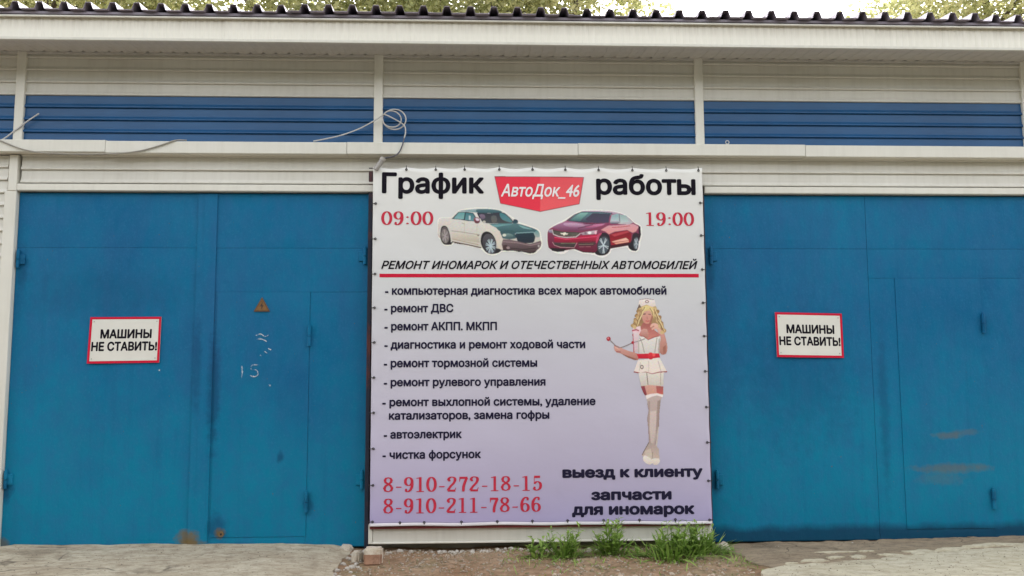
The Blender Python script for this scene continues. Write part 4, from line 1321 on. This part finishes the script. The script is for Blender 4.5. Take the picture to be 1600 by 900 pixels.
# ------------------------------------------------------------------ cables and small fittings
def cable(name, pts, r, mat, label, n=6):
    P = catmull(pts, n)
    c = Vector(P[0])
    mb = MB().tube([p-c for p in P], r, 7)
    o_ = mb.build(name, mat, None, c, smooth=True)
    return tag(o_, label, "cable")
coil = []
for k in range(26):
    t = k/25*2.15*2*math.pi + 2.6
    R_ = .062 + .034*k/25
    coil.append((-.70+.045*k/25 + R_*1.05*math.cos(-t), -.085-.008*math.sin(t*1.7), 3.275 + R_*.92*math.sin(-t)))
cable("cable", [(-1.30,-.06,3.098),(-1.262,-.06,3.105),(-1.099,-.06,3.142),(-.949,-.062,3.197),(-.83,-.065,3.262)] + coil[2:] +
      [(-.60,-.10,3.23),(-.575,-.11,3.17),(-.585,-.115,3.11)], .0052, M_CABLE, "white cable climbing from the ledge to a loose coil above the banner's top left corner", 4)
cable("cable", [(-.585,-.115,3.11),(-.60,-.118,3.05),(-.625,-.118,2.995),(-.665,-.118,2.965),(-.72,-.11,2.955),(-.775,-.115,2.945)], .005, M_CABLE_D,
      "dark cable hanging over the ledge down to the grey tube")
cable("cable", [(-4.2,-.02,2.99),(-3.90,-.02,3.06),(-3.724,-.024,3.095),(-3.607,-.036,3.173),(-3.513,-.036,3.25),(-3.433,-.03,3.313)], .0055, M_CABLE,
      "loose white cable end rising across the blue siding at the far left post")
cable("cable", [(-4.1,-.07,3.105),(-3.75,-.105,3.10),(-3.683,-.115,3.078),(-3.487,-.116,3.002),(-3.268,-.117,2.972),(-2.905,-.117,2.970),(-2.639,-.116,2.992),(-2.47,-.116,3.038),(-2.349,-.112,3.082),(-2.28,-.06,3.098)],
      .0055, M_CABLE_G, "thin grey cable sagging across the front of the ledge on the left")
TB = empty("junction_tube", (-.775,-.115,2.90), "short grey plastic tube fixed at the banner's top left corner", "tube")
MB().tube([(-.032,0,-.042),(.020,0,.034)], .020, 14).build("tube_body", M_GREYSTEEL, TB, smooth=False)
MB().tube([(.018,0,.031),(.032,0,.052)], .024, 14).build("cap", simple("beige_plastic", (.42,.39,.35,1), .5, .2), TB)

# ------------------------------------------------------------------ loose stones, brick, chips
rs = random.Random(11)
def rock_mesh(name, rx, ry, rz, seed, sub=2, rough=.35):
    bm = bmesh.new(); bmesh.ops.create_icosphere(bm, subdivisions=sub, radius=1)
    for q in bm.verts:
        d = 1 + rough*noise.noise(q.co*1.4+Vector((seed,0,0))) + rough*.4*noise.noise(q.co*3.5+Vector((0,seed,0)))
        q.co = Vector((q.co.x*d*rx, q.co.y*d*ry, max(q.co.z*d, -.5)*rz))
    me = bpy.data.meshes.new(name); bm.to_mesh(me); bm.free()
    return me
M_STONE = conc_mat("pale_stone", (.50,.44,.36,1), (.60,.55,.47,1), (.33,.27,.20,1))
M_BRICK = conc_mat("lime_covered_brick", (.60,.53,.42,1), (.66,.60,.50,1), (.42,.31,.22,1))
def brick_at(label, x, y, sx, sy, sz, rz, mat, mat2):
    bm = bmesh.new(); bmesh.ops.create_cube(bm, size=1)
    bmesh.ops.scale(bm, vec=(sx, sy, sz), verts=bm.verts)
    bmesh.ops.bevel(bm, geom=bm.edges[:], offset=.012, segments=2, affect='EDGES')
    bmesh.ops.subdivide_edges(bm, edges=bm.edges[:], cuts=2, use_grid_fill=True)
    for q in bm.verts:
        q.co += q.co.normalized()*.006*noise.noise(q.co*25+Vector((x,0,0))) + Vector((0,0,sz/2))
    me = bpy.data.meshes.new("brick_lump"); bm.to_mesh(me); bm.free()
    me.materials.append(mat); me.materials.append(mat2)
    for p in me.polygons:
        if p.normal.y < -.6 and p.center.z < sz*.72: p.material_index = 1
    o_ = link("broken_brick", me, None, None, (x, y, gz(x, y)-.012))
    o_.rotation_euler = (math.radians(-7), 0, rz)
    return tag(o_, label, "brick")
M_REDBR = conc_mat("red_clay", (.34,.17,.10,1), (.42,.25,.17,1), (.22,.12,.08,1))
brick_at("pale broken brick lying in the dirt at the banner's left foot", -.745, -.44, .125, .16, .12, .05, M_BRICK, M_REDBR)
brick_at("small white brick piece left of the bigger broken brick", -.865, -.40, .055, .10, .090, -.3, M_STONE, M_BRICK)
def stone(name, label, cat, x, y, rx, ry, rz, seed, mat=M_STONE, group=None, rot=0.):
    o_ = link(name, rock_mesh(name, rx, ry, rz, seed), mat, None, (x, y, gz(x, y)+rz*.3))
    o_.rotation_euler = (0, 0, rot)
    return tag(o_, label, cat, group)
stone("stone", "pale stone leaning at the banner's right foot beside the weeds", "stone", 1.83, -.16, .055, .05, .05, 3.)
stone("stone", "round grey stone at the right end of the left concrete apron", "stone", -1.0, -.05, .05, .05, .035, 5.)
stone("stone", "small white stone on the brown dirt below the banner", "stone", .60, -1.02, .03, .025, .02, 7.)
def chip_mesh(a, b, seed):
    """flat angular flake with a ragged outline and a sloping broken edge"""
    n = 22; vs = []
    for lv, (k, z_) in enumerate(((1.0, 0.), (.93, .013), (.55, .016))):
        for i in range(n):
            t = 2*math.pi*i/n
            p = Vector((math.cos(t)*1.6, math.sin(t)*1.6, seed))
            rr_ = 1 + .55*noise.noise(p) + .30*noise.noise(p*3.1)
            vs.append((a*rr_*k*math.cos(t), b*rr_*k*math.sin(t), z_ + .004*noise.noise(Vector((t*2, lv, seed)))))
    vs.append((0, 0, .016))
    fs = [(l*n+i, l*n+(i+1)%n, (l+1)*n+(i+1)%n, (l+1)*n+i) for l in range(2) for i in range(n)]
    fs += [(2*n+i, 2*n+(i+1)%n, 3*n) for i in range(n)]
    return MB().add(vs, fs).raw("concrete_chip")
chips = [(2.16,-.68,.05,.025),(2.33,-.63,.10,.04),(2.50,-.57,.07,.03),(2.68,-.55,.06,.05),(2.60,-.36,.14,.025),(2.82,-.38,.05,.02),
         (2.95,-.52,.09,.04),(3.20,-.43,.15,.06),(3.47,-.40,.16,.055),(3.72,-.34,.14,.05),(3.95,-.33,.17,.06),(4.22,-.28,.15,.05)]
ORD = 'first second third fourth fifth sixth seventh eighth ninth tenth eleventh twelfth'.split()
for i, (x, y, a, b) in enumerate(chips):
    m_ = chip_mesh(a, b, 20.+i)
    o_ = link("concrete_chip", m_, M_CONC_R, None, (x, y, gz(x, y)+.004))
    o_.rotation_euler = (0, 0, rs.uniform(-.3,.3))
    tag(o_, ORD[sorted(range(12), key=lambda q: chips[q][0]).index(i)] + " pale concrete flake from the left along the pavement's broken edge", "concrete chip", "concrete flakes along the broken edge")
# tiny white crumbs along the foot of the right gate and pebbles everywhere: uncountable
base = rock_mesh("p", 1, 1, .7, 1., 1, .3)
bv = [q.co.copy() for q in base.vertices]; bf = [tuple(p.vertices) for p in base.polygons]
def pebbles(name, n, fn, mat, seed, hf=None):
    r_ = random.Random(seed); mb = MB()
    for _ in range(n):
        x, y, s_ = fn(r_)
        a = r_.uniform(0, 6.28); ca, sa = math.cos(a), math.sin(a); k = r_.uniform(.6, 1.)
        zz = (hf or gz)(x, y)
        mb.add([(x+(q.x*ca-q.y*sa*k)*s_, y+(q.x*sa+q.y*ca*k)*s_, zz+(q.z+.3)*s_*.8) for q in bv], bf)
    o_ = link(name, mb.raw(name), mat)
    return tag(o_, kind="stuff")
def f1(r_):
    x = r_.uniform(-.95, 1.85); y = -abs(r_.gauss(0, .10)) - .02 if r_.random() < .25 else r_.uniform(-1.7, -.02)
    return x, y, r_.uniform(.003, .011)*(1.5 if r_.random() < .08 else 1)
o = pebbles("gravel", 2600, f1, conc_mat("grey_gravel", (.36,.30,.24,1), (.48,.42,.34,1), (.24,.16,.11,1)), 4)
tag(o, "small grey and brown gravel scattered on the dirt below the banner", "gravel")
def f2(r_):
    x = r_.uniform(1.85, 4.6); y = -.03 - abs(r_.gauss(0, .10))
    return x, y, r_.uniform(.003, .011) * (1.3 if r_.random() < .1 else 1)
o = pebbles("crumbs", 170, f2, simple("white_lime", (.72,.70,.66,1), .8), 8)
tag(o, "white crumbs of lime along the foot of the right gate", "crumbs")
def f5(r_):
    if r_.random() < .5: return r_.uniform(-3.5, -1.0), r_.uniform(-1.6, -.03), r_.uniform(.002, .006)
    return r_.uniform(1.9, 4.6), r_.uniform(-1.6, -.03), r_.uniform(.002, .006)
def slab_top(x, y): return topl(x, y) if x < -.95 else (topr(x, y) if y < -.75+.19*(x-2.1) else tops(x, y))
o = pebbles("grit", 1500, f5, conc_mat("dark_grit", (.20,.16,.12,1), (.42,.36,.28,1), (.12,.09,.07,1)), 31, slab_top)
tag(o, "fine grit scattered on the concrete aprons", "grit")
def f4(r_):
    if r_.random() < .6:
        x = r_.uniform(-.9, .9); y = -.06 - abs(r_.gauss(0, .05)); return x, y, r_.uniform(.010, .026)
    return r_.gauss(-.88, .07), -abs(r_.gauss(.55, .25)), r_.uniform(.008, .026)
o = pebbles("pebbles", 110, f4, conc_mat("pebble_grey", (.45,.41,.36,1), (.58,.54,.48,1), (.30,.25,.20,1)), 14)
tag(o, "grey and white pebbles along the plinth's foot and by the broken brick", "pebbles")
def f3(r_):
    return r_.uniform(.2, 1.9), r_.uniform(-1.5, -.85), r_.uniform(.008, .024)
o = pebbles("rubble", 170, f3, conc_mat("warm_rubble", (.46,.36,.27,1), (.55,.48,.38,1), (.32,.17,.11,1)), 9)
tag(o, "warm brown rubble in front of the weeds", "rubble")

# ------------------------------------------------------------------ weeds
def leaf_mat(name, c1, c2, tr=.35):
    m = Mat(name, .5, .3)
    oi = m.n("ShaderNodeAttribute"); oi.attribute_name = "tint"
    c = m.mix(oi.outputs["Fac"], c1, c2)
    m.color(c)
    t = m.n("ShaderNodeBsdfTranslucent"); m.l(c, t.inputs[0])
    mx = m.n("ShaderNodeMixShader"); mx.inputs[0].default_value = tr
    m.l(m.b.outputs[0], mx.inputs[1]); m.l(t.outputs[0], mx.inputs[2]); m.l(mx.outputs[0], m.out.inputs[0])
    return m.m
M_GRASS = leaf_mat("weed_green", (.13,.25,.035,1), (.38,.52,.13,1))
M_DRY = leaf_mat("dry_grass", (.22,.18,.10,1), (.17,.20,.06,1), .2)
M_TREE = leaf_mat("tree_leaf", (.26,.28,.11,1), (.48,.47,.24,1), .55)

def blade(mb, tints, p, d, L, w, droop, tint, nseg=4):
    """one curved blade from p along horizontal direction d"""
    side = Vector((-d.y, d.x, 0))
    vs = []
    for i in range(nseg+1):
        t = i/nseg
        r_ = L*(math.sin(droop)*t + .25*droop*t*t)
        h_ = L*(math.cos(droop)*t - .35*droop*t*t)
        c = p + d*r_ + Vector((0,0,h_))
        ww = w*(.5+1.2*t-1.7*t*t*t) if i < nseg else .0008
        vs += [c+side*ww/2, c-side*ww/2]
        tints += [tint, tint]
    mb.add(vs, [(2*i,2*i+1,2*i+3,2*i+2) for i in range(nseg)])

def set_tint(me, tints):
    a = me.attributes.new("tint", 'FLOAT', 'POINT')
    a.data.foreach_set("value", tints)

def clump(label, x, y, rad, H, n, seed, wide=.3):
    r_ = random.Random(seed); mb = MB(); tt = []
    for _ in range(n):
        a = r_.uniform(0, 6.283); q = rad*math.sqrt(r_.random())
        p = Vector((q*math.cos(a), q*math.sin(a)*.6, 0)); p.z = gz(x+p.x, y+p.y) - gz(x, y)
        d = Vector((math.cos(a+r_.uniform(-.7,.7)), math.sin(a+r_.uniform(-.7,.7)), 0)).normalized()
        L = H*r_.uniform(.35, 1.15)*(1-.35*q/rad)
        if r_.random() < wide:
            blade(mb, tt, p, d, L*.9, r_.uniform(.022,.045), r_.uniform(.25,1.2), r_.uniform(.3,1), 6)
        else:
            blade(mb, tt, p, d, L, r_.uniform(.005,.011), r_.uniform(.08,.95), r_.uniform(0,1), 4)
    me = mb.raw("weed_clump"); set_tint(me, tt)
    o_ = link("weed_clump", me, M_GRASS, None, (x, y, gz(x, y)-.004))
    return tag(o_, label, "weeds", "weeds at the foot of the banner")
def leafy(label, x, y, rad, H, n, seed, nb):
    """upright weed: branching stems carrying pointed leaves, with some grass at its foot"""
    r_ = random.Random(seed); mb = MB(); tt = []
    for _ in range(n):
        a = r_.uniform(0, 6.283); q = rad*.55*math.sqrt(r_.random())
        p = Vector((q*math.cos(a), q*math.sin(a)*.6, 0)); p.z = gz(x+p.x, y+p.y)-gz(x, y)
        L = H*r_.uniform(.45, 1.08); lean = Vector((math.cos(a)*r_.uniform(.05,.5), math.sin(a)*r_.uniform(.05,.4), 1)).normalized()
        st = [p + lean*L*t + Vector((0,0,-.10*L*t*t*(1-lean.z)*4)) for t in (0,.25,.5,.75,1)]
        n0 = len(mb.v); mb.tube(st, [.0035,.003,.0026,.002,.001], 5, caps=False); tt += [.2]*(len(mb.v)-n0)
        k = int(5 + L*34)
        for j in range(k):
            t = .12 + .88*j/k
            c = st[0].lerp(st[-1], t); b = a + j*2.4 + r_.uniform(-.4,.4)
            d = Vector((math.cos(b), math.sin(b), 0))
            sz = r_.uniform(.045, .085)*(1.2-.6*t)
            side = Vector((-d.y, d.x, 0)); up_ = r_.uniform(-.1, .9)
            tip = c + d*sz + Vector((0,0,sz*up_)); mid = c + d*sz*.45 + Vector((0,0,sz*up_*.6+.004))
            w_ = sz*r_.uniform(.16,.27)
            mb.add([c, mid+side*w_, tip, mid-side*w_, mid+Vector((0,0,-.004))], [(0,1,4),(1,2,4),(2,3,4),(3,0,4)])
            tt += [min(1, .25+.75*r_.random()*(.5+.5*t))]*5
    for _ in range(nb):
        a = r_.uniform(0, 6.283); q = rad*math.sqrt(r_.random())
        p = Vector((q*math.cos(a), q*math.sin(a)*.6, 0)); p.z = gz(x+p.x, y+p.y)-gz(x, y)
        d = Vector((math.cos(a), math.sin(a), 0))
        blade(mb, tt, p, d, H*r_.uniform(.25,.85), r_.uniform(.008,.026), r_.uniform(.25,1.25), r_.random(), 5)
    me = mb.raw("weed_clump"); set_tint(me, tt)
    o_ = link("weed_clump", me, M_GRASS, None, (x, y, gz(x, y)-.004))
    return tag(o_, label, "weeds", "weeds at the foot of the banner")
leafy("low sparse green weeds, leftmost clump under the banner", .42, -.30, .10, .15, 7, 1, 26)
leafy("green leafy weed under the words for foreign cars, second from the left", .62, -.30, .12, .235, 14, 2, 55)
leafy("tallest bushy weed whose tip reaches the banner's lower hem", .97, -.27, .12, .285, 15, 3, 50)
clump("short weeds in the gap right of the tallest weed", 1.20, -.30, .11, .15, 22, 4, .5)
leafy("wide leafy weed clump spreading onto the dirt, left of the last one", 1.40, -.38, .19, .25, 18, 5, 150)
leafy("dense arching grass clump at the banner's right corner by the right gate", 1.64, -.28, .14, .26, 14, 6, 140)
# thin dry grass and litter over the dirt
r_ = random.Random(5); mb = MB(); tt = []
for _ in range(2600):
    x = r_.uniform(-.9, 1.95); y = r_.uniform(-1.7, -.06)
    if noise.noise(Vector((x*2.2, y*3, 4))) < -.05 and r_.random() < .75: continue
    a = r_.uniform(0, 6.283)
    blade(mb, tt, Vector((x, y, gz(x, y)-.002)), Vector((math.cos(a), math.sin(a), 0)), r_.uniform(.012,.045), r_.uniform(.003,.006), r_.uniform(.4,1.35), r_.uniform(0,1), 3)
for _ in range(700):
    x = r_.uniform(-.9, 1.95); y = r_.uniform(-1.7, -.25)
    a = r_.uniform(0, 6.283)
    blade(mb, tt, Vector((x, y, gz(x, y)+.002)), Vector((math.cos(a), math.sin(a), 0)), r_.uniform(.02,.05), r_.uniform(.008,.02), r_.uniform(1.2,1.5), r_.uniform(-.3,.3), 3)
me = mb.raw("dry_grass"); set_tint(me, tt)
tag(link("dry_grass", me, M_DRY), "thin dry grass and litter on the brown dirt", "grass", kind="stuff")
r_ = random.Random(6); mb = MB(); tt = []
for _ in range(560):
    x = 1.9-1.75*r_.random()**1.3; y = -.1 - abs(r_.gauss(.25, .22))
    a = r_.uniform(0, 6.283)
    blade(mb, tt, Vector((x, y, gz(x, y)-.002)), Vector((math.cos(a), math.sin(a), 0)), r_.uniform(.03,.09), r_.uniform(.004,.010), r_.uniform(.3,1.3), r_.uniform(0,1), 3)
me = mb.raw("green_grass"); set_tint(me, tt)
tag(link("green_grass", me, M_GRASS), "short fresh green grass between the weeds", "grass", kind="stuff")

# ------------------------------------------------------------------ trees behind the garages
M_BARK = simple("bark", (.10,.08,.06,1), .9, .4, 10)
def tree(label, x, y, H, R0, z0, n, seed, dens=1.):
    r_ = random.Random(seed)
    root = empty("broadleaf_tree", (x, y, 0), label, "tree", "trees behind the garages")
    mb = MB()
    top = Vector((r_.uniform(-.4,.4), r_.uniform(-.4,.4), H*.9))
    tr = catmull([(0,0,-.1),(.1,.05,H*.3),(top.x*.6,top.y*.6,H*.6),tuple(top)], 4)
    mb.tube(tr, [.20*(1-.9*i/(len(tr)-1))+.015 for i in range(len(tr))], 9)
    ends = []
    for k in range(14):
        t = r_.uniform(.35, .9); b = tr[int(t*(len(tr)-1))]
        a = r_.uniform(0, 6.283); L = R0*r_.uniform(.55, 1.0)*(1.15-t*.5)
        e = b + Vector((math.cos(a)*L, math.sin(a)*L, L*r_.uniform(.2,.8)))
        m_ = b.lerp(e, .5) + Vector((0,0,-.12))
        mb.tube(catmull([tuple(b), tuple(m_), tuple(e)], 4), [.06*(1-.85*i/8)+.006 for i in range(9)], 6)
        ends.append(e); ends.append(m_)
        for _ in range(3):
            e2 = e + Vector((r_.uniform(-.9,.9), r_.uniform(-.9,.9), r_.uniform(-.5,.9)))
            mb.tube([tuple(b.lerp(e,.7)), tuple(e2)], [.02,.005], 5); ends.append(e2)
    mb.build("trunk", M_BARK, root)
    # foliage: leaf sprays grouped in clumps inside an uneven crown
    cb = MB(); tt = []
    cen = Vector((0,0,(z0+H)/2)); hz_ = (H-z0)/2
    nc = int(n/45)
    V, F = [], []
    for c in range(nc):
        while True:
            q = Vector((r_.uniform(-1,1), r_.uniform(-1,1), r_.uniform(-1,1)))
            if q.length < 1 and noise.noise(q*2.2+Vector((seed,0,0))) > -.22: break
        cc = cen + Vector((q.x*R0, q.y*R0, q.z*hz_))
        if r_.random() < .35:
            cc = r_.choice(ends) + Vector((r_.gauss(0,.3), r_.gauss(0,.3), r_.gauss(0,.3)))
        tint = r_.random()
        cs = r_.uniform(.16, .38)
        for k in range(45):
            p = cc + Vector((r_.gauss(0,cs), r_.gauss(0,cs), r_.gauss(0,cs*.8)))
            s_ = r_.uniform(.045, .085)
            a = Vector((r_.gauss(0,1), r_.gauss(0,1), r_.gauss(0,.6))).normalized()
            b = a.cross(Vector((r_.gauss(0,1), r_.gauss(0,1), r_.gauss(0,1)))).normalized()
            i0 = len(V)
            V += [p-a*s_, p+b*s_*.55, p+a*s_, p-b*s_*.55]
            F.append((i0,i0+1,i0+2,i0+3))
            tv_ = min(max(tint+r_.uniform(-.25,.25), 0), 1); tt += [tv_]*4
    me = bpy.data.meshes.new("crown"); me.from_pydata([tuple(p) for p in V], [], F)
    set_tint(me, tt)
    link("crown", me, M_TREE, root)
    return root
tree("large yellow green tree over the roof at the far left", -9.0, 10.8, 13.0, 3.0, 6.0, 34000, 1)
tree("yellow green tree over the roof above the left gate", -4.6, 10.0, 12.5, 2.9, 5.8, 34000, 2)
tree("yellow green tree over the roof above the banner's left half", -.6, 10.6, 12.5, 2.9, 5.8, 36000, 3)
tree("smaller tree ending at the open white sky above the banner's right half", 2.1, 9.6, 11.5, 1.7, 6.2, 12000, 4)
tree("tree over the roof at the far right of the photo", 11.0, 10.4, 12.5, 2.5, 6.0, 26000, 5)

# unseen leaf screen behind the camera, added to block low sky under the eave
M_SKY_BLOCK = leaf_mat("sky_block_leaf", (.075,.08,.045,1), (.13,.13,.07,1), .3)
r_ = random.Random(77); V, F, tt = [], [], []
for _ in range(15000):
    x = r_.uniform(-34, 34)
    hmax = 8.5 + 2.2*noise.noise(Vector((x*.35, 0, 3)))
    c = Vector((x, -17.5 + r_.gauss(0, .9), hmax*r_.random()**.8))
    a = Vector((r_.gauss(0,1), r_.gauss(0,.4), r_.gauss(0,1))).normalized()
    b = a.cross(Vector((r_.gauss(0,.4), 1, r_.gauss(0,.4)))).normalized()
    s_ = r_.uniform(.22, .42); i0 = len(V)
    V += [c-a*s_, c+b*s_*.7, c+a*s_, c-b*s_*.7]; F.append((i0,i0+1,i0+2,i0+3)); tt += [r_.random()]*4
me = bpy.data.meshes.new("sky_block_leaves"); me.from_pydata([tuple(p) for p in V], [], F); set_tint(me, tt)
tag(link("sky_block_leaves", me, M_SKY_BLOCK), "unseen leaf screen added behind the camera to block low sky", kind="stuff")
